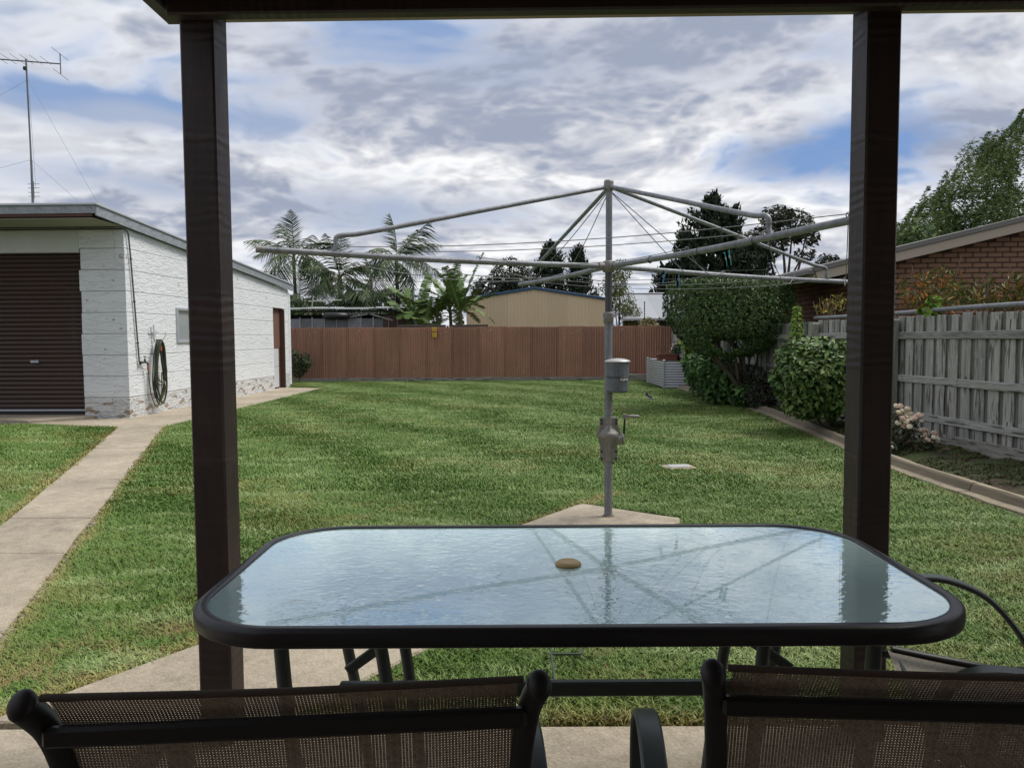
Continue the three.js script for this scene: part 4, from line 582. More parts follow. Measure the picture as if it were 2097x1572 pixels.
{
  const c1 = makeChair(); c1.userData.label = 'brown mesh sling chair facing the table, the one on the shed side'; c1.position.set(-0.278, -0.006, -1.14); c1.rotation.y = 0.075;
  const c2 = c1.clone(); c2.name = numbered('sling_chair'); c2.userData = { ...c1.userData, label: 'brown mesh sling chair facing the table, the one nearer the fence side' }; c2.position.set(0.54, 0, -1.155); c2.rotation.y = -0.07; scene.add(c2);
  const c3 = c1.clone(); c3.name = numbered('sling_chair'); c3.userData = { ...c1.userData, label: 'mesh sling chair at the table end, only seat and arm in view' }; c3.position.set(1.20, 0, -1.76); c3.rotation.y = Math.PI / 2 - 0.30; scene.add(c3);
}
// bent rods lying in the grass beyond the table
{
  const R = thing('bent_rod', 'thin dark green bent metal rod lying on the grass behind the table', 'rod'); const m = mat(0.04, 0.055, 0.05, 0.5);
  part(R, 'rod', tube([[0.29, 0.05, -3.55], [0.292, 0.05, -3.19], [0.272, 0.05, -2.99], [0.262, 0.05, -2.975], [0.150, 0.05, -2.975]], 0.005, 40, 6, { curve: false }), m); part(R, 'rod', tube([[0.277, 0.05, -3.068], [0.160, 0.05, -3.068], [0.150, 0.05, -3.06], [0.150, 0.045, -2.80], [0.152, 0.04, -2.62]], 0.005, 40, 6, { curve: false }), m);
}
// drain cover in the lawn
{
  const Dn = thing('drain_cover', 'small pale concrete drain cover set in the lawn', 'drain cover', [1.65, 0.0, -7.6], 0.12); part(Dn, 'surround', boxAt(0, -0.005, 0, 0.32, 0.04, 0.24, 0.008), CONC); part(Dn, 'lid', boxAt(0.01, 0.018, 0, 0.21, 0.012, 0.15, 0.004), mat(0.42, 0.43, 0.42, 0.8)); for (let i = 0; i < 5; i++) part(Dn, 'slot', boxAt(-0.06 + i * 0.035, 0.0235, 0, 0.007, 0.003, 0.10, 0.0008), mat(0.16, 0.16, 0.155, 0.8));
}
// steel planter with trough and canes
{
  const P = thing('steel_planter', 'raised corrugated steel planter box at the back garden corner', 'planter', [3.86, 0, -19.5]); const cm = mat(0.56, 0.58, 0.62, 0.35, { metalness: 0.5 });
  const wall = (w) => { const g = corrugated(0.66, -w / 2, () => w / 2, 0.066, 0.022, 8); g.rotateZ(Math.PI / 2); return g; };
  const f = part(P, 'front_wall', wall(1.3), cm); f.position.set(0.66, 0.37, 0.0); const l = part(P, 'side_wall', wall(2.3), cm); l.rotation.y = -Math.PI / 2; l.position.set(0.0, 0.37, -1.16); const b = part(P, 'back_wall', wall(1.3), cm); b.rotation.y = Math.PI; b.position.set(0.66, 0.37, -2.32); const e = part(P, 'side_wall', wall(2.3), cm); e.rotation.y = Math.PI / 2; e.position.set(1.32, 0.37, -1.16);
  for (const [x, z] of [[0, 0.01], [1.32, 0.01], [0, -2.33], [1.32, -2.33]]) part(P, 'corner_post', boxAt(x, 0.36, z, 0.06, 0.74, 0.06, 0.01), ZINC);
  part(P, 'soil', boxAt(0.66, 0.6, -1.16, 1.24, 0.1, 2.2, 0.01), SOIL); part(P, 'base_board', boxAt(0.66, 0.02, 0.02, 1.3, 0.05, 0.03, 0.004), PLINTH);
  const r = rng(14), tr = thing('terracotta_trough', 'terracotta plastic trough planter standing on the steel planter', 'pot', [4.32, 0.65, -21.4]); const tm = mat(0.20, 0.072, 0.045, 0.7);
  part(tr, 'body', boxUV(extr(rrect(0.55, 0.2, 0.03, 4), 0.16, 0.01).rotateX(-Math.PI / 2)), tm); part(tr, 'rim', boxUV(extr(rrect(0.62, 0.25, 0.04, 4), 0.03, 0.006).rotateX(-Math.PI / 2).translate(0, 0.15, 0)), tm); part(tr, 'soil', boxAt(0, 0.176, 0, 0.5, 0.02, 0.15, 0.004), SOIL);
  const tc = thing('cane_trellis', 'small cane trellis standing in the terracotta trough', 'trellis', [4.4, 0.82, -21.5]); for (let i = 0; i < 9; i++) part(tc, 'cane', tube([[-0.28 + i * 0.085, 0, 0], [-0.32 + i * 0.095 + (r() - 0.5) * 0.08, 0.36 + r() * 0.2, -0.05]], 0.008, 2, 5), mat(0.19, 0.10, 0.06, 0.8)); for (const y of [0.13, 0.3]) part(tc, 'cross_cane', tube([[-0.42, y, -0.02], [0.55, y + 0.06, -0.03]], 0.007, 2, 5), mat(0.19, 0.10, 0.06, 0.8));
}
// small pied bird on the lawn
{
  const el = (x, y, z, a, b, c, rz = 0) => new THREE.SphereGeometry(1, 14, 10).scale(a, b, c).rotateZ(rz).translate(x, y, z);
  const tint = (g, c) => { const n = g.attributes.position.count, k = new Float32Array(n * 3); for (let i = 0; i < n; i++) k.set(c, i * 3); g.setAttribute('color', new THREE.BufferAttribute(k, 3)); return g; };
  const bk = [0.012, 0.012, 0.013], wh = [0.6, 0.6, 0.58];
  const g = merge([tint(el(0, 0.095, 0, 0.062, 0.042, 0.040, -0.35), wh), tint(el(0.005, 0.113, 0, 0.06, 0.034, 0.043, -0.4), bk), tint(el(-0.045, 0.145, 0, 0.027, 0.04, 0.026, 0.3), bk), tint(el(-0.055, 0.182, 0, 0.027, 0.025, 0.024), bk), tint(el(-0.064, 0.182, 0.012, 0.012, 0.012, 0.014), wh), tint(new THREE.ConeGeometry(0.007, 0.032, 8).rotateZ(1.6).translate(-0.094, 0.18, 0), wh), tint(boxAt(0.09, 0.062, 0, 0.11, 0.008, 0.03, 0.003).rotateZ(-0.0), bk), ...[-1, 1].map((s) => tint(tube([[0, 0.065, s * 0.012], [0.004, 0.0, s * 0.014], [-0.02, 0.002, s * 0.016]], 0.003, 10, 5), bk))]);
  const b = single('pied_bird', 'small black and white bird standing on the lawn', 'bird', g, new THREE.MeshStandardMaterial({ vertexColors: true, roughness: 0.6 })); b.position.set(2.72, 0.015, -15.2); b.rotation.y = -0.5; b.scale.setScalar(1.0);
}
// ------------------------------------------------------------------ leaves
// many single leaves: each is a folded diamond, laid out by `place(r)` -> {p, n, s, c}
function leaves(count, seed, place, { w = 0.42, fold = 0.25 } = {}) {
  const r = rng(seed), pos = new Float32Array(count * 12 * 3 / 2 * 1), col = new Float32Array(pos.length), P = [], C = [], I = [];
  const a = V(), b = V(), n = V(), q = V(); let k = 0;
  for (let i = 0; i < count; i++) {
    const L = place(r); if (!L) continue; const { p, d, s, c } = L; n.copy(L.n).normalize();
    a.copy(d).addScaledVector(n, -d.dot(n)); if (a.lengthSq() < 1e-6) a.set(n.y, n.z, n.x); a.normalize(); b.crossVectors(n, a);
    const put = (u, v, h) => { q.copy(p).addScaledVector(a, u * s).addScaledVector(b, v * s).addScaledVector(n, h * s); P.push(q.x, q.y, q.z); C.push(c[0], c[1], c[2]); };
    put(-0.5, 0, 0); put(-0.02, w / 2, fold * w * 0.5); put(0.5, 0, -0.08); put(-0.02, -w / 2, fold * w * 0.5);
    I.push(k, k + 1, k + 2, k, k + 2, k + 3); k += 4;
  }
  const g = new THREE.BufferGeometry(); g.setAttribute('position', new THREE.Float32BufferAttribute(P, 3)); g.setAttribute('color', new THREE.Float32BufferAttribute(C, 3)); g.setIndex(I); const f = g.toNonIndexed(); f.computeVertexNormals(); return f;
}
const rdir = (r) => { const z = r() * 2 - 1, a = r() * 6.2832, s = Math.sqrt(1 - z * z); return V(s * Math.cos(a), z, s * Math.sin(a)); };
const pick = (r, pal) => { const a = pal[Math.floor(r() * pal.length)], k = 0.75 + r() * 0.5; return [a[0] * k, a[1] * k, a[2] * k]; };
// blobs: [x, y, z, rx, ry, rz]; leaves sit mostly near the surface, thinned by noise so that gaps stay open
function blobLeaves(count, seed, blobs, size, pal, { shell = 0.55, gap = 0.40, gs = 1.6, wind = null, up = 0.35, w = 0.42, droop = 0 } = {}) {
  const wt = blobs.map((b) => b[3] * b[4] + b[4] * b[5] + b[3] * b[5]), tot = wt.reduce((x, y) => x + y, 0);
  return leaves(count, seed, (r) => {
    let t = r() * tot, i = 0; while ((t -= wt[i]) > 0 && i < blobs.length - 1) i++; const b = blobs[i], d = rdir(r), k = shell + (1 - shell) * Math.sqrt(r()) + (r() - 0.5) * 0.12;
    const p = V(b[0] + d.x * b[3] * k, b[1] + d.y * b[4] * k, b[2] + d.z * b[5] * k);
    if (fbm(p.x * gs + p.z * 0.7 * gs + 30, p.y * gs + p.z * 0.6 * gs + 60, 3) < gap * (0.6 + 0.5 * r())) return null;
    const n = d.clone().multiplyScalar(0.6).add(rdir(r).multiplyScalar(0.7)).add(V(0, up, 0)); const dd = wind ? V(...wind).add(rdir(r).multiplyScalar(0.6)) : d.clone().add(rdir(r).multiplyScalar(0.9)).add(V(0, -droop, 0));
    return { p, n, d: dd, s: size * (0.65 + r() * 0.7), c: pick(r, pal) };
  }, { w });
}
function limbs(parent, base, blobs, r0, seed, bark = BARK) {
  const r = rng(seed), gs = [], fork = V(base[0] + (r() - 0.5) * 0.2, base[1] + (Math.min(...blobs.map((b) => b[1])) - base[1]) * 0.55, base[2]);
  gs.push(tube([base, [lerp(base[0], fork.x, 0.4) + (r() - 0.5) * r0, lerp(base[1], fork.y, 0.5), base[2]], fork.toArray()], (t) => r0 * (1 - 0.35 * t), 10, 9));
  part(parent, 'trunk', gs[0], bark);
  for (const b of blobs.slice(0, 9)) { const m = fork.clone().lerp(V(b[0], b[1], b[2]), 0.5).add(V((r() - 0.5) * 0.4, 0.1, (r() - 0.5) * 0.4).multiplyScalar(r0 * 5)); part(parent, 'limb', tube([fork.toArray(), m.toArray(), [b[0], b[1] + b[4] * 0.3, b[2]]], (t) => r0 * 0.55 * (1 - 0.8 * t), 10, 6), bark); }
}
// ------------------------------------------------------------------ clipped hedge tree
{
  const H = thing('clipped_hedge_tree', 'dark green clipped hedge tree with a flat top and bare twisted stems', 'tree', [4.28, 0.06, -14.1]), r0 = rng(91);
  const pal = [[0.046, 0.088, 0.022], [0.062, 0.115, 0.028], [0.036, 0.07, 0.02], [0.095, 0.165, 0.04]];
  const cx = -0.33, cz = 0.0;
  const shapeR = (y) => { const t = clamp((y - 0.92) / 1.36); return t > 0.93 ? 1.0 - (t - 0.93) * 1.6 : lerp(0.38, 1.0, Math.pow(clamp(t / 0.5), 0.55)); };
  const g = leaves(16000, 92, (r) => {
    const onTop = r() < 0.26; let x, y, z, n; const a = r() * 6.2832, ca = Math.cos(a), sa = Math.sin(a), sq = 1 / Math.pow(Math.abs(ca) ** 3.2 + Math.abs(sa) ** 3.2, 1 / 3.2);
    const bumpy = (Y) => 1 + (fbm(a * 2.2 + 9, Y * 2.6 + 3, 3) - 0.5) * 0.22;
    if (onTop) { const q = Math.sqrt(r()); x = ca * sq * q * 1.06; z = sa * sq * q * 1.0; y = 2.24 + (fbm(x * 2 + 5, z * 2, 3) - 0.5) * 0.12 - (q > 0.9 ? (q - 0.9) * 0.6 : 0) - r() * 0.06; n = V(ca * 0.2, 1, sa * 0.2); } else { y = 0.88 + r() * 1.38; const k = shapeR(y) * bumpy(y) * (0.86 + 0.15 * Math.sqrt(r())); x = ca * sq * k * 1.09; z = sa * sq * k * 1.02; n = V(ca, 0.35, sa); }
    if (y < 1.25 && fbm(x * 3 + 4, y * 3 + z, 3) < 0.47) return null;
    return { p: V(cx + x, y, cz + z), n: n.add(rdir(r).multiplyScalar(0.75)), d: V(ca, -0.35, sa).add(rdir(r).multiplyScalar(0.8)), s: 0.062 * (0.7 + r() * 0.6), c: pick(r, pal) };
  }, { w: 0.52 }); part(H, 'crown', g, GLOSSLEAF);
  const inner = leaves(5000, 93, (r) => { const a = r() * 6.28, q = Math.sqrt(r()) * 0.85, y = 1.2 + r() * 0.95; return { p: V(cx + Math.cos(a) * q * shapeR(y), y, cz + Math.sin(a) * q * shapeR(y)), n: rdir(r), d: rdir(r), s: 0.085, c: pick(r, pal) }; }, { w: 0.6 }); part(H, 'inner_crown', inner, LEAF);
  for (let i = 0; i < 9; i++) { const a = i / 9 * 6.28 + r0() * 0.4, q = 0.35 + r0() * 0.4, x = cx + Math.cos(a) * q, z = cz + Math.sin(a) * q * 0.8; part(H, 'stem', tube([[0.02 + (r0() - 0.5) * 0.12, -0.05, (r0() - 0.5) * 0.12], [lerp(0.02, x, 0.25) + (r0() - 0.5) * 0.14, 0.4, lerp(0, z, 0.25)], [lerp(0.02, x, 0.6) + (r0() - 0.5) * 0.16, 0.8, lerp(0, z, 0.6)], [x, 1.2, z], [x * 1.1, 1.7, z * 1.1]], (t) => 0.034 * (1 - 0.65 * t) + 0.004 * i * 0.3, 18, 7), BARK); }
  const low = thing('leafy_ground_plants', 'broad leafy green plants growing under the clipped hedge tree', 'plant', [3.95, 0.05, -15.2]); const lpal = [[0.05, 0.12, 0.03], [0.07, 0.16, 0.035], [0.04, 0.095, 0.03], [0.10, 0.19, 0.04]];
  part(low, 'foliage', blobLeaves(2600, 95, [[0.0, 0.35, 0.5, 0.38, 0.42, 0.5], [0.25, 0.5, -0.5, 0.42, 0.5, 0.6], [0.15, 0.55, -1.4, 0.4, 0.55, 0.6], [0.32, 0.2, 1.15, 0.3, 0.25, 0.4]], 0.15, lpal, { gap: 0.40, w: 0.6, droop: 0.5, shell: 0.3 }), LEAF); part(low, 'stem', merge([0, 1, 2, 3].map((i) => tube([[0.1, 0, -i * 0.5 + 0.4], [0.1 + (i % 2) * 0.1, 0.6, -i * 0.5 + 0.4]], 0.012, 3, 5))), BARK);
  const fig = thing('young_fig', 'pale green large leaved shrub beside the steel planter', 'shrub', [4.25, 0.05, -17.6]); part(fig, 'foliage', blobLeaves(420, 96, [[0, 1.15, 0, 0.4, 0.32, 0.4], [-0.12, 0.7, 0.2, 0.3, 0.25, 0.3]], 0.2, [[0.16, 0.26, 0.04], [0.12, 0.22, 0.04], [0.24, 0.28, 0.05]], { gap: 0.42, w: 0.75, shell: 0.3 }), LEAF); part(fig, 'stem', tube([[0, 0, 0], [0.03, 0.5, 0], [-0.04, 1.2, 0]], 0.018, 8, 6), BARK);
  const fl2 = thing('white_daisy_shrub', 'green shrub with small white flowers behind the terracotta trough', 'shrub', [4.85, 0.62, -21.6]); part(fl2, 'foliage', blobLeaves(1100, 97, [[0, 0.25, 0, 0.36, 0.28, 0.4]], 0.09, [[0.05, 0.09, 0.035], [0.035, 0.07, 0.03]], { gap: 0.3 }), LEAF); part(fl2, 'flowers', blobLeaves(110, 98, [[-0.05, 0.33, 0.1, 0.36, 0.26, 0.36]], 0.07, [[0.55, 0.52, 0.42]], { gap: 0.2, w: 0.9, shell: 0.9 }), LEAF);
  const dk = thing('dark_fern_clump', 'dark low foliage at the foot of the clipped hedge tree', 'plant', [4.42, 0.05, -13.6]); part(dk, 'foliage', blobLeaves(1500, 99, [[0, 0.25, 0, 0.3, 0.3, 0.4], [-0.05, 0.45, -0.3, 0.26, 0.3, 0.3]], 0.08, [[0.016, 0.03, 0.014], [0.03, 0.05, 0.02], [0.05, 0.03, 0.03]], { gap: 0.36 }), LEAF); part(dk, 'stem', tube([[0, -0.03, 0], [0.02, 0.3, 0], [0, 0.6, -0.2]], 0.012, 6, 5), BARK);
}
// ------------------------------------------------------------------ camellia bush, flower clump
{
  const B = thing('camellia_bush', 'rounded glossy green camellia bush in the garden bed before the fence', 'bush', [4.16, 0.06, -10.3]); const pal = [[0.085, 0.15, 0.038], [0.11, 0.195, 0.048], [0.062, 0.115, 0.034], [0.17, 0.235, 0.06]];
  const bl = [[-0.05, 0.72, 0.05, 0.62, 0.50, 0.62], [-0.28, 0.68, 0.15, 0.42, 0.42, 0.46], [0.25, 0.78, 0.1, 0.45, 0.42, 0.5], [-0.12, 0.95, 0, 0.5, 0.28, 0.5], [-0.3, 0.42, 0.2, 0.32, 0.28, 0.35], [0.15, 0.45, 0.25, 0.4, 0.3, 0.4]];
  part(B, 'crown', blobLeaves(6500, 101, bl, 0.095, pal, { shell: 0.72, gap: 0.34, gs: 3.4, w: 0.5, up: 0.6, droop: 0.3 }), GLOSSLEAF); part(B, 'inner_crown', blobLeaves(1800, 102, bl.map((b) => [b[0], b[1], b[2], b[3] * 0.75, b[4] * 0.75, b[5] * 0.75]), 0.10, pal, { shell: 0.2, gap: 0.2 }), LEAF);
  const r = rng(103); for (let i = 0; i < 7; i++) { const a = r() * 6.28; part(B, 'stem', tube([[0.1 + (r() - 0.5) * 0.1, -0.05, (r() - 0.5) * 0.1], [0.05 + Math.cos(a) * 0.2, 0.3, Math.sin(a) * 0.2], [Math.cos(a) * 0.4, 0.75, Math.sin(a) * 0.35]], (t) => 0.02 * (1 - 0.7 * t), 8, 6), BARK); }
  const Sx = thing('lime_shoot_shrub', 'upright lime green leafy shoot rising behind the camellia bush', 'shrub', [4.50, 0.06, -12.2]); part(Sx, 'foliage', leaves(260, 104, (r2) => { const t = r2(), y = 0.75 + t * 0.95, a = r2() * 6.28, q = 0.05 + 0.11 * (1 - t); return { p: V(Math.cos(a) * q + t * 0.02, y, Math.sin(a) * q), n: V(Math.cos(a), 0.6, Math.sin(a)).add(rdir(r2).multiplyScalar(0.5)), d: V(Math.cos(a), 0.9, Math.sin(a)), s: 0.11, c: pick(r2, [[0.20, 0.30, 0.035], [0.14, 0.24, 0.03]]) }; }, { w: 0.45 }), LEAF); part(Sx, 'stem', tube([[0, 0, 0], [0.01, 0.9, 0], [0.02, 1.66, 0]], 0.008, 6, 5), BARK);
  const F = thing('hydrangea_clump', 'small clump of faded cream and pink flowers by the paling fence', 'flowers', [4.12, 0.06, -8.25]); part(F, 'foliage', blobLeaves(700, 105, [[-0.02, 0.22, 0, 0.24, 0.22, 0.25], [0.16, 0.12, 0.15, 0.18, 0.14, 0.2], [-0.2, 0.1, 0.15, 0.16, 0.12, 0.18]], 0.07, [[0.035, 0.055, 0.022], [0.06, 0.08, 0.03], [0.09, 0.06, 0.035]], { gap: 0.38 }), LEAF);
  const fr = rng(106), cream = [mat(0.74, 0.64, 0.44, 0.8), mat(0.68, 0.48, 0.40, 0.8), mat(0.76, 0.70, 0.54, 0.8)];
  const bud = merge([0, 1, 2, 3, 4, 5, 6].map((i) => { const a = i / 6 * 6.28, q = i < 6 ? 0.011 : 0; return new THREE.IcosahedronGeometry(0.0125, 0).translate(Math.cos(a) * q, i < 6 ? 0 : 0.007, Math.sin(a) * q); }));
  for (let i = 0; i < 60; i++) { const cl = [[-0.12, 0.40, 0.10], [0.08, 0.44, 0.02], [0.14, 0.36, 0.1], [0.02, 0.33, 0.2], [-0.22, 0.12, 0.26], [0.24, 0.14, 0.30], [0.30, 0.22, 0.1]][i % 7]; const m = part(F, 'flower_head', bud, cream[i % 3]); m.position.set(cl[0] + (fr() - 0.5) * 0.17, cl[1] + (fr() - 0.5) * 0.10, cl[2] + (fr() - 0.5) * 0.15); m.rotation.set(fr() * 0.8, fr() * 6, fr() * 0.8); m.scale.setScalar(1.1 + fr() * 0.6); }
  part(F, 'stem', merge([0, 1, 2, 3, 4, 5].map((i) => tube([[0, 0, 0], [(fr() - 0.5) * 0.4, 0.2, fr() * 0.2], [(fr() - 0.5) * 0.5, 0.36, fr() * 0.2]], 0.005, 6, 4))), BARK);
  const st = thing('loose_stone', 'rounded brown stone under the fence plinth board', 'stone', [4.52, 0.10, -7.95]); part(st, 'stone', new THREE.IcosahedronGeometry(0.05, 2).scale(1.2, 0.7, 1), mat(0.12, 0.085, 0.06, 0.9)); part(st, 'chip', new THREE.IcosahedronGeometry(0.02, 1).scale(1.2, 0.6, 1).translate(0.09, -0.02, 0.04), mat(0.14, 0.10, 0.08, 0.9));
}
// ------------------------------------------------------------------ peach branches trained along the fence
{
  const r = rng(121), pal = [[0.09, 0.11, 0.015], [0.13, 0.14, 0.02], [0.30, 0.14, 0.012], [0.06, 0.085, 0.015], [0.36, 0.12, 0.01]];
  const clump = (label, x, z, blobs, n, pl) => { const P = thing('peach_tree', label, 'tree', [x, 0.05, z], 0, 'fruit trees over the paling fence'); part(P, 'foliage', blobLeaves(n, Math.floor(r() * 1e6), blobs, 0.115, pl, { shell: 0.1, gap: 0.44, gs: 2.6, w: 0.2, droop: 1.1, up: 0.1 }), LEAF); part(P, 'trunk', tube([[0, 0, 0], [0.05, 0.8, 0], [0, 1.5, 0]], (t) => 0.035 * (1 - 0.4 * t), 8, 7), BARK);
    for (let i = 0; i < 14; i++) { const b = blobs[i % blobs.length], e = [b[0] + (r() - 0.5) * b[3] * 2.2, b[1] + (r() - 0.3) * b[4] * 2, b[2] + (r() - 0.5) * b[5] * 2]; part(P, 'branch', tube([[0, 1.3 + r() * 0.2, 0], [lerp(0, e[0], 0.5), 1.5 + r() * 0.2, lerp(0, e[2], 0.5)], e], (t) => 0.011 * (1 - 0.75 * t) + 0.002, 10, 5), mat(0.20, 0.13, 0.10, 0.9)); } };
  clump('peach tree with orange autumn leaves above the fence beside the verandah post', 5.25, -9.9, [[-0.02, 1.85, 0, 0.3, 0.24, 0.3], [0.28, 1.92, 0, 0.25, 0.24, 0.3], [0.12, 1.66, 0.1, 0.42, 0.14, 0.3]], 520, pal);
  clump('olive leaved peach tree over the fence at the edge of view', 5.4, -8.6, [[0.02, 1.75, 0, 0.28, 0.2, 0.3], [0.4, 1.78, 0.1, 0.36, 0.24, 0.3], [-0.35, 1.72, -0.1, 0.22, 0.16, 0.3], [0.1, 1.62, 0, 0.6, 0.12, 0.3]], 700, pal.slice(0, 2).concat([pal[3], pal[0], pal[2]]));
  clump('small yellow leaved peach sapling before the brick side wall', 4.98, -12.3, [[0.0, 1.72, 0.1, 0.2, 0.16, 0.22], [0.2, 1.78, 0, 0.15, 0.16, 0.2]], 90, [[0.26, 0.22, 0.02], [0.34, 0.24, 0.02], [0.14, 0.15, 0.02]]);
  const vn = thing('bright_vine', 'bright green leafy vine tip climbing over the fence top', 'vine', [4.86, 1.42, -9.0]); part(vn, 'foliage', blobLeaves(120, 130, [[0, 0.12, 0, 0.13, 0.12, 0.1], [0.07, 0.26, 0, 0.07, 0.1, 0.08]], 0.1, [[0.15, 0.27, 0.03], [0.2, 0.3, 0.04]], { gap: 0.2, w: 0.7 }), LEAF); part(vn, 'stem', tube([[0, -0.2, 0.05], [0.02, 0.1, 0], [0.07, 0.3, 0]], 0.006, 6, 5), BARK);
}
// ------------------------------------------------------------------ trees beyond
{
  const cyp = [[0.018, 0.033, 0.014], [0.024, 0.042, 0.016], [0.012, 0.024, 0.012], [0.034, 0.055, 0.018]];
  const conifer = (name, label, x, z, h, rad, n, seed, tip = 0.22, lean = 0, y0 = 0.12, more = []) => {
    const T = thing(name, label, 'tree', [x, 0, z], 0, 'trees beyond the back fence'), r = rng(seed), tips = [];
    for (let i = 0; i < 72; i++) { const t = y0 + (1 - y0) * Math.pow(i / 72, 0.85), a = i * 2.399 + r() * 0.5, rr = rad * Math.pow(1 - t, 0.62) * (0.35 + r() * 0.95) + 0.10; tips.push([Math.cos(a) * rr, h * t, Math.sin(a) * rr, rr, a]); }
    for (const [ox, oh, orad] of more) for (let i = 0; i < 40; i++) { const t = 0.2 + 0.8 * Math.pow(i / 40, 0.85), a = i * 2.399 + r() * 0.5, rr = orad * Math.pow(1 - t, 0.62) * (0.35 + r() * 0.95) + 0.10; tips.push([ox + Math.cos(a) * rr, oh * t, Math.sin(a) * rr, rr, a]); }
    part(T, 'trunk', tube([[0, 0, 0], [0.05, h * 0.5, 0], [lean, h * 0.97, 0]], (t) => 0.28 * (1 - 0.92 * t) * h / 9, 10, 8), BARK);
    for (let i = 0; i < 24; i++) { const q = tips[i * 3]; part(T, 'limb', tube([[0, q[1] - 0.3, 0], [q[0] * 0.5, q[1] + 0.05, q[2] * 0.5], [q[0], q[1] + 0.45, q[2]]], (t) => 0.05 * (1 - 0.8 * t), 5, 5), BARK); }
    part(T, 'crown', leaves(n, seed + 1, (r2) => { const q = tips[Math.floor(Math.pow(r2(), 0.9) * tips.length)], t = 0.35 + 0.65 * Math.sqrt(r2()), sp = 0.20 + q[3] * 0.13; const p = V(q[0] * t + lean * q[1] / h, q[1] + t * t * 0.9 * (0.45 + q[3] * 0.25) + (r2() - 0.5) * sp * 1.4, q[2] * t).add(rdir(r2).multiplyScalar(sp * (0.35 + 0.5 * r2()))); return { p, n: rdir(r2), d: V(Math.cos(q[4]) * 0.5, 1.0, Math.sin(q[4]) * 0.5).add(rdir(r2).multiplyScalar(0.6)), s: tip * (0.6 + r2() * 0.8), c: pick(r2, cyp) }; }, { w: 0.34 }), LEAF); return T;
  };
  conifer('cypress_tree', 'large dark cypress tree towering behind the clipped hedge tree', 10.4, -40, 8.2, 2.9, 30000, 201, 0.30, -0.1, 0.08, [[-1.5, 6.3, 1.6], [1.2, 7.6, 1.5], [2.6, 6.0, 1.7], [-2.4, 4.6, 1.3]]);
  const euc = [[0.028, 0.042, 0.022], [0.036, 0.05, 0.026], [0.05, 0.06, 0.03], [0.02, 0.032, 0.018]], brn = [[0.05, 0.055, 0.022], [0.075, 0.06, 0.028], [0.035, 0.045, 0.02]];
  const broad = (name, label, x, z, blobs, n, size, pal, seed, r0 = 0.22, opt = {}) => { const T = thing(name, label, 'tree', [x, 0, z], 0, 'trees beyond the back fence'); limbs(T, [0, 0, 0], blobs, r0, seed); part(T, 'crown', blobLeaves(n, seed + 1, blobs, size, pal, { gap: 0.44, gs: 1.2, ...opt }), LEAF); return T; };
  broad('gum_tree', 'olive brown gum tree beside the large dark cypress', 14.6, -41, [[-1.2, 6.2, 0, 1.3, 0.9, 1.2], [0.3, 7.1, 0, 1.2, 0.9, 1], [-0.6, 7.6, 0, 0.9, 0.6, 0.9], [1.0, 6.5, 0, 0.7, 0.6, 0.7], [-1.8, 5.2, 0, 1.2, 0.8, 1], [0.9, 5.6, 0, 0.6, 0.4, 0.6]], 5200, 0.24, euc.concat(brn), 211, 0.2);
  broad('round_gum', 'small dark round headed tree above the brick house gutter', 17.3, -42, [[-1.1, 4.3, 0, 1.2, 0.7, 1], [-0.1, 5.0, 0, 0.9, 0.75, 0.9], [0.7, 4.4, 0, 0.7, 0.5, 0.7]], 2600, 0.24, euc, 215, 0.15);
  broad('dark_gum', 'dark grey green gum tree behind the beige shed', -0.3, -45, [[0.3, 5.0, 0, 1.25, 1.0, 1.2], [-1.1, 4.0, 0, 1.0, 0.9, 1], [-1.6, 3.1, 0, 0.8, 0.8, 0.9], [0.9, 4.3, 0, 1.2, 0.9, 1], [0.0, 3.5, 0.2, 1.3, 0.8, 1]], 7000, 0.22, euc, 221, 0.2);
  conifer('slim_cypress', 'slim dark cypress with a pointed tip behind the beige shed', 2.1, -46, 6.5, 1.7, 7000, 231, 0.26, 0.2, 0.2);
  conifer('slim_cypress', 'second slim dark cypress beside the yellow green birch', 4.0, -46, 6.3, 1.35, 5200, 241, 0.26, 0, 0.2);
  broad('yellow_birch', 'thin yellow green birch tree between beige shed and grey roof', 4.75, -33.8, [[0, 2.9, 0, 0.75, 0.8, 0.7], [-0.25, 3.5, 0, 0.6, 0.6, 0.6], [0.1, 4.2, 0, 0.45, 0.55, 0.45], [0.5, 2.2, 0, 0.5, 0.7, 0.5], [-0.7, 2.9, 0, 0.45, 0.5, 0.5]], 3600, 0.13, [[0.13, 0.17, 0.04], [0.18, 0.19, 0.05], [0.09, 0.12, 0.035]], 251, 0.06, { gap: 0.42, gs: 2.2, shell: 0.3, up: 0.1, droop: 0.5 });
  broad('cream_flower_shrub', 'shrub of cream flower sprays before the grey roofed house', 5.25, -29.6, [[0, 1.72, 0, 0.42, 0.35, 0.4], [0.3, 1.5, 0, 0.3, 0.3, 0.3]], 700, 0.15, [[0.42, 0.36, 0.20], [0.34, 0.30, 0.16], [0.10, 0.10, 0.04]], 255, 0.03, { gap: 0.4, w: 0.3, droop: 0.8 });
  // willow blown by the wind at the right
  const wl = [[0.125, 0.19, 0.055], [0.165, 0.235, 0.07], [0.09, 0.14, 0.042], [0.20, 0.26, 0.10]];
  const W = thing('willow_tree', 'tall wind blown green willow tree rising behind the brick house', 'tree', [18.6, 0, -29], 0, 'trees beyond the back fence'); const wb = []; { const r = rng(263); for (let i = 0; i < 46; i++) { const u = r(), x = -4.6 + u * 6.2, topY = 4.3 + 4.6 * Math.pow(clamp(u * 1.32), 1.0); const y = 3.0 + (topY - 3.0) * Math.pow(r(), 0.6); wb.push([x, y, (r() - 0.5) * 3, 0.75 + r() * 0.5, 0.55 + r() * 0.35, 0.9]); } }
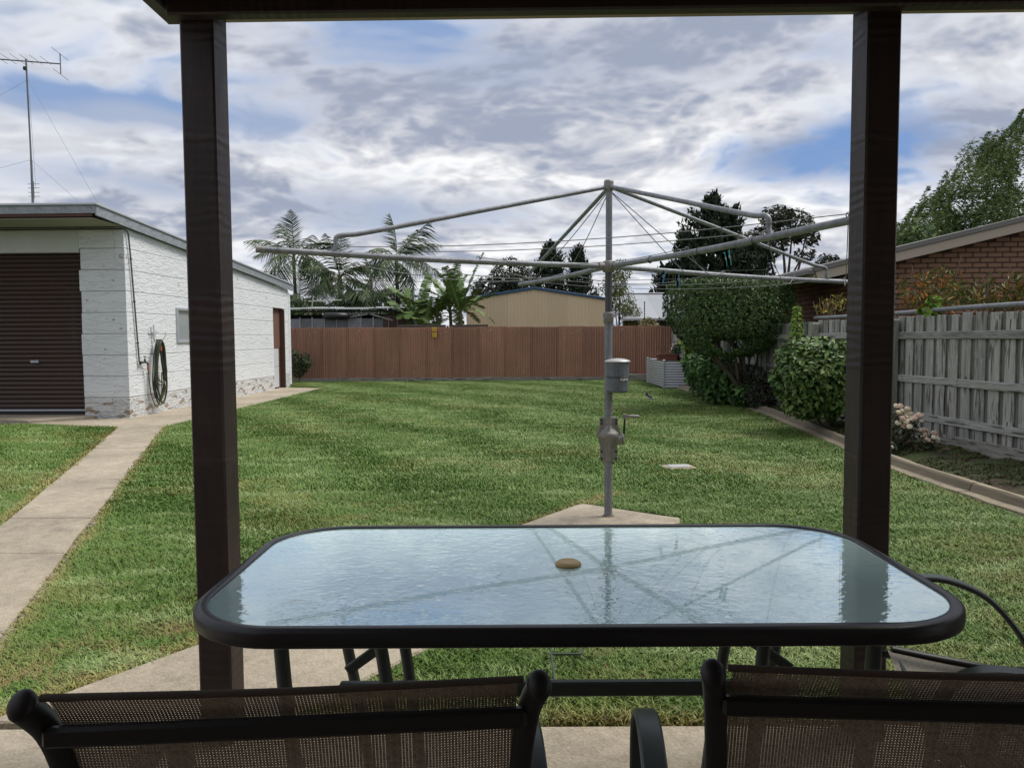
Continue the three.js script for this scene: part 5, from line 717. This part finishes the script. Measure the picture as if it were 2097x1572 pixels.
  limbs(W, [0, 0, 0], wb, 0.32, 261); part(W, 'crown', blobLeaves(36000, 262, wb, 0.20, wl, { shell: 0.25, gap: 0.44, gs: 1.5, wind: [0.85, -0.1, 0.1], w: 0.24, up: 0.2 }), LEAF);
  const tipsG = leaves(5200, 264, (r) => { const k = Math.floor(r() * 60), rr = rng(900 + k), u = rr(), x = -4.7 + u * 5.8, y = 4.1 + 4.4 * u * 1.18 + rr() * 0.5, L = 0.9 + rr() * 0.5, t = r(); return { p: V(x + t * 0.35 * L + (r() - 0.5) * 0.12, y + t * L - t * t * 0.35 + (r() - 0.5) * 0.12, (rr() - 0.5) * 2), n: rdir(r), d: V(0.9, 0.15, 0).add(rdir(r).multiplyScalar(0.4)), s: 0.17, c: pick(r, wl) }; }, { w: 0.22 }); part(W, 'wind_blown_tips', tipsG, LEAF);
  broad('garden_tree', 'mid green bushy tree at the low end of the willow behind the roof', 13.9, -27.5, [[0, 3.6, 0, 1.0, 0.9, 1], [1.3, 3.9, 0, 1.2, 0.9, 1], [2.7, 4.1, 0, 1.2, 0.9, 1], [0.3, 4.7, 0, 0.5, 0.45, 0.5], [1.9, 3.0, 0, 1.4, 0.9, 1]], 7000, 0.19, [[0.10, 0.17, 0.042], [0.13, 0.215, 0.055], [0.07, 0.12, 0.035]], 271, 0.16, { gs: 1.8 });
}
// ------------------------------------------------------------------ palms and bananas behind the back fence
{
  const frondGeo = (len, droop, n, seed, lw = 0.30, pal = [[0.036, 0.07, 0.02], [0.05, 0.09, 0.025], [0.025, 0.05, 0.017], [0.075, 0.10, 0.035]]) => {
    const r = rng(seed), P = [], C = [], at = (t) => V(len * (t - 0.15 * t * t * droop), len * (0.42 * t - droop * t * t), 0), q = (a, b, c, col) => { for (const v of [a, b, c]) { P.push(v.x, v.y, v.z); C.push(...col); } };
    for (let i = 0; i < 10; i++) { const a = at(i / 10), b = at((i + 1) / 10), w = 0.02 * (1.05 - i / 10), col = [0.12, 0.13, 0.05]; for (const s of [-1, 1]) { q(a.clone().add(V(0, 0, s * w)), b.clone().add(V(0, 0, s * w)), a.clone().add(V(0, w, 0)), col); q(b.clone().add(V(0, 0, s * w)), b.clone().add(V(0, w, 0)), a.clone().add(V(0, w, 0)), col); } }
    for (let i = 0; i < n; i++) for (const s of [-1, 1]) { const t = 0.14 + 0.86 * (i + r() * 0.5) / n, b = at(t), T = at(Math.min(1, t + 0.02)).sub(at(t - 0.02)).normalize(), L = len * lw * 1.15 * Math.sin(Math.PI * clamp(0.12 + t * 0.86)) * (0.8 + r() * 0.4), e = b.clone().addScaledVector(T, L * 0.55).add(V(0, -L * (0.40 + 0.55 * r()), s * L * 0.75)), m = b.clone().lerp(e, 0.5).add(V(0, L * 0.12, 0)), w = 0.022 * (0.8 + r() * 0.5), col = pick(r, pal); const o = T.clone().multiplyScalar(w); q(b.clone().sub(o), b.clone().add(o), m.clone().add(o), col); q(b.clone().sub(o), m.clone().add(o), m.clone().sub(o), col); q(m.clone().sub(o), m.clone().add(o), e, col); }
    const g = new THREE.BufferGeometry(); g.setAttribute('position', new THREE.Float32BufferAttribute(P, 3)); g.setAttribute('color', new THREE.Float32BufferAttribute(C, 3)); g.computeVertexNormals(); return g;
  };
  const palmBark = tex(128, 512, (u, v, o) => { const s = Math.abs(((v * 14) % 1) - 0.5) < 0.08 ? 0.6 : 1, k = s * (0.6 + 0.7 * fbm(u * 6, v * 20, 3)); o[0] = 0.15 * k; o[1] = 0.125 * k; o[2] = 0.09 * k; }, { rep: [1, 0.5] }), PB = new THREE.MeshStandardMaterial({ map: palmBark, roughness: 1 });
  const F = [frondGeo(2.1, 0.55, 26, 1), frondGeo(1.9, 0.85, 24, 2), frondGeo(2.3, 0.25, 28, 3), frondGeo(1.6, 1.1, 22, 4)];
  const palm = (label, x, z, h, k, seed, nf, tr = 0.11) => {
    const T = thing('palm_tree', label, 'tree', [x, 0, z], 0, 'palms behind the back fence'), r = rng(seed); part(T, 'trunk', tube([[0, 0, 0], [0.05, h * 0.5, 0], [0, h, 0]], (t) => tr * (1 - 0.35 * t), 10, 9), PB); part(T, 'crownshaft', tube([[0, h - 0.05, 0], [0, h + 0.45, 0]], (t) => tr * 0.85 * (1 - 0.5 * t), 4, 9), mat(0.10, 0.13, 0.05, 0.6));
    for (let i = 0; i < nf; i++) { const a = i * 2.399 + r() * 0.4, el = i / nf; const m = part(T, 'frond', F[(i * 3 + Math.floor(r() * 2)) % 4], LEAF); m.position.set(0, h + 0.35 - 0.2 * (1 - el), 0); m.rotation.set(0, a, 0, 'YXZ'); m.rotation.order = 'YZX'; m.rotation.z = lerp(-0.65, 0.62, el) + (r() - 0.5) * 0.25; m.scale.setScalar(1.22 * k * (0.85 + r() * 0.3)); }
    const sp = part(T, 'spear_leaf', F[2], LEAF); sp.position.set(0, h + 0.3, 0); sp.rotation.z = 1.15 + r() * 0.15; sp.rotation.y = r() * 6; sp.scale.setScalar(k * 0.95);
  };
  palm('tall palm just behind the far corner of the white shed', -9.55, -34, 4.6, 0.95, 301, 15); palm('palm with one upright spear leaf beside the banana plants', -4.9, -33, 4.35, 0.92, 302, 14); palm('lower palm between the two tall palms behind the lean-to', -7.1, -32, 3.5, 0.85, 303, 17, 0.16);
  palm('short dense palm behind the old lean-to roof', -8.5, -31, 2.5, 0.75, 304, 18, 0.14); palm('short dark palm left of the spear leaf palm', -5.7, -31.5, 2.6, 0.8, 305, 18, 0.14);
  const und = thing('undergrowth', 'dark tangled shrubs below the palms behind the lean-to', 'shrubs', [-7.3, 0, -32.8]); part(und, 'foliage', blobLeaves(9000, 310, [[-2.2, 2.3, 0, 1.0, 0.9, 0.8], [-0.9, 2.0, 0, 1.0, 0.9, 0.8], [0.5, 2.2, 0, 1.0, 1.0, 0.8], [1.9, 2.4, 0, 1.0, 1.0, 0.8], [2.9, 2.2, 0, 0.9, 1.1, 0.8], [3.7, 2.2, 0.5, 0.7, 0.8, 0.8]], 0.2, [[0.022, 0.035, 0.014], [0.035, 0.05, 0.02], [0.05, 0.045, 0.025], [0.016, 0.028, 0.012]], { gap: 0.44, gs: 1.6, w: 0.3 }), LEAF); part(und, 'stem', merge([0, 1, 2, 3, 4].map((i) => tube([[-2 + i * 1.3, 0, 0], [-2 + i * 1.3, 2.2, 0]], 0.05, 3, 6))), BARK);
  const yu = thing('spiky_yucca', 'spiky green yucca clump at the lean-to roof edge', 'plant', [-8.2, 2.0, -28.8]); part(yu, 'foliage', leaves(120, 312, (r) => { const d = rdir(r); d.y = Math.abs(d.y) * 0.8 + 0.15; return { p: d.clone().multiplyScalar(0.32), n: V(-d.y, d.x, 0.3), d, s: 0.75, c: pick(r, [[0.09, 0.15, 0.05], [0.06, 0.11, 0.04]]) }; }, { w: 0.09 }), LEAF); part(yu, 'stem', tube([[0, -2, 0], [0, 0, 0]], 0.05, 2, 6), BARK);
  const ds = thing('dry_seed_bunch', 'dry brown bunch of palm seed strings hanging from the spear leaf palm', 'seed bunch', [-4.95, 2.75, -32.6]); part(ds, 'strings', leaves(240, 314, (r) => { const a = r() * 6.28, t = r(), q = 0.12 + 0.32 * Math.sin(t * 2.6); return { p: V(Math.cos(a) * q, 0.25 - t * 0.75, Math.sin(a) * q), n: rdir(r), d: V(Math.cos(a) * (1 - t), -t - 0.2, Math.sin(a) * (1 - t)), s: 0.26, c: pick(r, [[0.28, 0.19, 0.11], [0.20, 0.12, 0.07]]) }; }, { w: 0.10 }), LEAF); part(ds, 'stalk', tube([[0, 0.55, 0], [0, 0.2, 0.05]], 0.03, 3, 6), BARK);
  // banana plants: broad torn leaves
  const bananaLeaf = (len, wid, droop, seed) => {
    const r = rng(seed), P = [], C = [], n = 22, at = (t) => V(len * (t - 0.12 * droop * t * t), len * (0.55 * t - droop * t * t), 0), base = [[0.12, 0.20, 0.04], [0.09, 0.16, 0.035]][seed % 2];
    const tri = (a, b, c, col) => { for (const v of [a, b, c]) { P.push(v.x, v.y, v.z); C.push(...col); } };
    for (let i = 0; i < n; i++) { const t0 = 0.1 + 0.9 * i / n, t1 = 0.1 + 0.9 * (i + 1) / n, a = at(t0), b = at(t1); for (const s of [-1, 1]) { const w0 = wid * Math.pow(Math.sin(Math.PI * clamp((t0 - 0.06) * 0.98)), 0.5), w1 = wid * Math.pow(Math.max(0.02, Math.sin(Math.PI * clamp((t1 - 0.06) * 0.98))), 0.5), torn = r() < 0.45 ? 0.012 * len : 0, dz = 0.15 + r() * 0.3, k = 0.8 + r() * 0.4, col = base.map((c) => c * k); const T = b.clone().sub(a).normalize(); const oa = a.clone().addScaledVector(T, torn + w0 * 0.2).add(V(0, -w0 * dz + 0.03, s * w0)), ob = b.clone().addScaledVector(T, -torn + w1 * 0.2).add(V(0, -w1 * (dz + (r() - 0.5) * 0.1) + 0.03, s * w1)); tri(a, b, oa, col); tri(b, ob, oa, col); } }
    for (let i = 0; i < 10; i++) { const a = at(i / 10), b = at((i + 1) / 10), w = 0.03 * (1.05 - i / 10), col = [0.20, 0.26, 0.08]; for (const s of [-1, 1]) { tri(a.clone().add(V(0, 0, s * w)), b.clone().add(V(0, 0, s * w)), a.clone().add(V(0, -w, 0)), col); tri(b.clone().add(V(0, 0, s * w)), b.clone().add(V(0, -w, 0)), a.clone().add(V(0, -w, 0)), col); } }
    const g = new THREE.BufferGeometry(); g.setAttribute('position', new THREE.Float32BufferAttribute(P, 3)); g.setAttribute('color', new THREE.Float32BufferAttribute(C, 3)); g.computeVertexNormals(); return g;
  };
  const BL = [bananaLeaf(1.25, 0.17, 0.35, 1), bananaLeaf(1.1, 0.16, 0.6, 2), bananaLeaf(1.35, 0.15, 0.18, 3), bananaLeaf(0.95, 0.15, 0.9, 4)];
  const banana = (label, x, z, h, seed, nf, k) => { const T = thing('banana_plant', label, 'plant', [x, 0, z], 0, 'banana plants behind the back fence'), r = rng(seed); part(T, 'stem', tube([[0, 0, 0], [0.04, h * 0.6, 0], [0, h + 0.1, 0]], (t) => 0.09 * (1 - 0.45 * t), 8, 9), mat(0.13, 0.14, 0.06, 0.8)); for (let i = 0; i < nf; i++) { const m = part(T, 'leaf', BL[Math.floor(r() * 4)], LEAF); m.rotation.order = 'YZX'; m.rotation.y = i * 2.399 + r() * 0.6; m.rotation.z = lerp(-0.25, 0.95, i / nf) + (r() - 0.5) * 0.25; m.rotation.x = (r() - 0.5) * 0.5; m.position.set(0, h - 0.1 + r() * 0.15, 0); m.scale.setScalar(k * (0.8 + r() * 0.4)); } };
  banana('banana plant beside the beige shed with torn upright leaves', -1.75, -26.3, 2.25, 321, 14, 1.3); banana('lush yellow green banana plant in the middle of the banana clump', -2.55, -26.4, 2.1, 322, 14, 1.15); banana('banana plant nearest the lean-to at the clump edge', -3.2, -26.3, 2.0, 323, 14, 1.1); banana('tall banana plant with a bare torn leaf at the back of the clump', -2.15, -26.9, 2.3, 325, 12, 1.25); banana('leafy banana plant close beside the dry seed bunch palm', -3.6, -26.8, 1.9, 326, 14, 1.0); banana('short banana plant low behind the fence rails', -2.9, -25.7, 1.6, 324, 11, 0.9);
  const fs = thing('fence_shrub', 'dark bushy shrub against the brown fence beside the shed', 'shrub', [-6.35, 0, -22.9]); part(fs, 'foliage', blobLeaves(1500, 330, [[-0.1, 0.75, 0, 0.22, 0.25, 0.25], [0.2, 0.62, 0.05, 0.2, 0.3, 0.22], [0.0, 0.4, 0, 0.25, 0.25, 0.25]], 0.09, [[0.03, 0.05, 0.02], [0.05, 0.075, 0.03], [0.08, 0.085, 0.04]], { gap: 0.47, gs: 4, shell: 0.15 }), LEAF); part(fs, 'stem', tube([[0, 0, 0], [0.03, 0.3, 0], [0.0, 0.7, 0]], 0.02, 5, 5), BARK);
}
// overhead wires beyond the fence
for (const [label, y, d, x0, x1] of [['upper overhead wire crossing the sky behind the palms', 4.45, 36, -12, 12], ['lower overhead wire crossing the sky behind the palms', 4.15, 36.2, -12, 12]]) single('overhead_wire', label, 'wire', tube([[x0, y, -d], [0, y - 0.25, -d], [x1, y - 0.05, -d]], 0.012, 20, 5), DARK, 'overhead wires');

// ------------------------------------------------------------------ grass
{
  const tuft = (seed, nb, h, spread, wd) => { const r = rng(seed), P = [], N = []; for (let i = 0; i < nb; i++) { const a = r() * 6.28, q = Math.sqrt(r()) * spread, bx = Math.cos(a) * q, bz = Math.sin(a) * q, la = r() * 6.28, L = h * (0.6 + r() * 0.6), ln = L * (0.35 + r() * 0.75), w = wd * (0.7 + r() * 0.6), px = -Math.sin(la) * w, pz = Math.cos(la) * w, mx = bx + Math.cos(la) * ln * 0.4, mz = bz + Math.sin(la) * ln * 0.4, my = L * 0.62, tx = bx + Math.cos(la) * ln, tz = bz + Math.sin(la) * ln, ty = L * (0.75 + 0.2 * r()); P.push(bx - px, 0, bz - pz, bx + px, 0, bz + pz, mx + px * 0.8, my, mz + pz * 0.8, bx - px, 0, bz - pz, mx + px * 0.8, my, mz + pz * 0.8, mx - px * 0.8, my, mz - pz * 0.8, mx - px * 0.8, my, mz - pz * 0.8, mx + px * 0.8, my, mz + pz * 0.8, tx, ty, tz); } const g = new THREE.BufferGeometry(); g.setAttribute('position', new THREE.Float32BufferAttribute(P, 3)); g.computeVertexNormals(); return g; };
  const geos = [tuft(1, 9, 0.036, 0.028, 0.0022), tuft(2, 9, 0.040, 0.030, 0.0022), tuft(3, 11, 0.042, 0.045, 0.0036), tuft(4, 11, 0.044, 0.05, 0.0038)];
  const gm = new THREE.MeshStandardMaterial({ roughness: 0.62 }), lists = [[], [], [], []], r = rng(401);
  const inQuad = (x, d) => { const ax = dA.x, ad = -dA.z, t = ((x - ax) * (dB.x - ax) + (d - ad) * (-dB.z - ad)) / ((dB.x - ax) ** 2 + (-dB.z - ad) ** 2), L = Math.hypot(dB.x - ax, -dB.z - ad), s = ((x - ax) * (-dB.z - ad) - (d - ad) * (dB.x - ax)) / L; const wv = 0.02 * Math.sin(x * 9 + d * 7); return t > -0.2 && t < 1.012 && s > -0.012 + wv * 0.4 && s < 0.85 + wv; };
  const edge = (x, d) => { let e = 9; e = Math.min(e, Math.abs(x - pathR(d)), Math.abs(x - pathL(d))); e = Math.min(e, Math.abs(d - 2.52)); if (d < 6.4) { const s = ((x - dA.x) * (-dB.z + dA.z) - (d + dA.z) * (dB.x - dA.x)) / 4.1; e = Math.min(e, Math.abs(s), Math.abs(s - 0.85) + 0.15); } if (d > 12) e = Math.min(e, Math.abs(x + 5.1) + 0.1); return e; };
  const lawnAt = (x, d) => { if (d < 2.53 || d > 23.35) return false; if (x > kerbX(d) + 0.01) return false; if (d > 19.4 && x > 3.85) return false; if (inQuad(x, d)) return false; if (d < 11.55) { if (x < pathR(d) + 0.03 && x > pathL(d) - 0.005) return false; if (x < pathL(d)) return !(d > 11.3 && x > -7.6 + (d - 12) * 0 && d > 11.95 + (x + 7.6) * -0.3); } else { if (x < lerp(-5.2, -5.02, (d - 12.5) / 8.3) + 0.01 && d < 20.72) return d < 11.9 && x < -6.4 && d < 11.95 + (x + 7.6) * -0.35; if (d >= 20.72 && x < -6.0) return d > 21.5 || x > -6.05; } if (Math.abs(x - 1.65) < 0.155 && Math.abs(d - 7.6) < 0.115) return false; return true; };
  const zones = [[2.5, 4.2, 5200, 0], [4.2, 6.5, 3400, 0], [6.5, 10, 1900, 2], [10, 15, 1150, 2], [15, 23.4, 800, 2]];
  for (const [d0, d1, den, gi] of zones) {
    const half = Math.min(9.2, d1 * 0.70 + 0.3), n = Math.floor((d1 - d0) * 2 * half * den);
    for (let i = 0; i < n; i++) {
      const d = d0 + r() * (d1 - d0), x = (r() * 2 - 1) * half; if (!lawnAt(x, d)) continue;
      const e = edge(x, d), patch = fbm(x * 1.1 + 20, d * 1.5 + 4, 4), fine = fbm(x * 5 + 3, d * 8 + 8, 3), strip = Math.sin((x * 0.55 + d * 0.38) * 6.2832 / 1.25 + (fbm(x * 0.8, d * 0.8, 2) - 0.5) * 4);
      let dry = sstep(0.52, 0.72, patch + (fine - 0.5) * 0.5) * 0.34 + sstep(0.14, 0.0, e + (fine - 0.5) * 0.12) * 0.85 + 0.03 * strip; let dead = 0; if (x < 0.4 && d < 4.6) { const s = ((x - dA.x) * (-dB.z + dA.z) - (d + dA.z) * (dB.x - dA.x)) / 4.1; if (s < 0) { dead = sstep(-0.75, -0.05, s) * sstep(0.36, 0.58, fbm(x * 4 + 7, d * 5, 4)); dry += dead * 0.7; } } dry = clamp(dry + (r() - 0.5) * 0.35);
      const k = 0.78 + r() * 0.5, br = r() < dry * 0.10 + dead * 0.35 ? 1 : 0; let cr = lerp(0.098, 0.31, dry), cg = lerp(0.192, 0.27, dry), cb = lerp(0.024, 0.085, dry); if (br) { cr = 0.23; cg = 0.15; cb = 0.065; } const pale = sstep(0.56, 0.70, fbm(x * 3 + 40, d * 9 + 2, 4) + (r() - 0.5) * 0.16); cr = lerp(cr, 0.29, pale * 0.75); cg = lerp(cg, 0.38, pale * 0.75); cb = lerp(cb, 0.14, pale * 0.75);
      const sc = 0.75 + r() * 0.5; lists[gi + (r() < 0.5 ? 0 : 1)].push([x, d, r() * 6.28, sc, cr * k, cg * k, cb * k, strip]);
    }
  }
  const m4 = new THREE.Matrix4(), qt = new THREE.Quaternion(), q2 = new THREE.Quaternion(), sc = V(), ps = V(), col = new THREE.Color(); let total = 0;
  lists.forEach((L, k) => { const im = new THREE.InstancedMesh(geos[k], gm, L.length); L.forEach((t, i) => { ps.set(t[0], -0.022, -t[1]); qt.setFromAxisAngle(V(0, 1, 0), t[2]); q2.setFromAxisAngle(V(0.57, 0, -0.82), t[7] * 0.16); qt.premultiply(q2); sc.setScalar(t[3]); im.setMatrixAt(i, m4.compose(ps, qt, sc)); im.setColorAt(i, col.setRGB(t[4], t[5], t[6])); }); im.name = numbered('grass'); im.userData = { kind: 'stuff', label: ['short mown lawn grass close to the patio', 'mown lawn grass blades close to the table', 'mown lawn grass spreading to the brown fence', 'mown lawn grass blades beyond the hoist'][k] }; im.castShadow = im.receiveShadow = true; scene.add(im); total += L.length; });
  // moss and litter on the garden bed
  const bed = []; for (let i = 0; i < 26000; i++) { const d = 4.5 + r() * 15, x = kerbX(d) + 0.2 + r() * 1.0; if (x > 4.9 || d > 19.3) continue; const mo = fbm(x * 2.2 + 5, d * 2.2, 3); if (mo < 0.44) continue; bed.push([x, d, r() * 6.28, 0.45 + r() * 0.45]); }
  const bm = new THREE.InstancedMesh(geos[2], gm, bed.length); bed.forEach((t, i) => { const e = t[0] - kerbX(t[1]) - 0.12, y = 0.035 + 0.05 * sstep(0, 0.5, e) + (fbm(t[0] * 3, -t[1] * 3, 4) - 0.5) * 0.07; ps.set(t[0], y, -t[1]); qt.setFromAxisAngle(V(0, 1, 0), t[2]); sc.setScalar(t[3]); bm.setMatrixAt(i, m4.compose(ps, qt, sc)); const k = 0.7 + r() * 0.6; bm.setColorAt(i, r() < 0.2 ? col.setRGB(0.13 * k, 0.085 * k, 0.045 * k) : col.setRGB(0.075 * k, 0.105 * k, 0.025 * k)); }); bm.name = 'moss'; bm.userData = { kind: 'stuff', label: 'low moss and weeds over the garden bed soil' }; scene.add(bm);
  console.log('tufts', total, bed.length);
}
renderer.render(scene, camera);
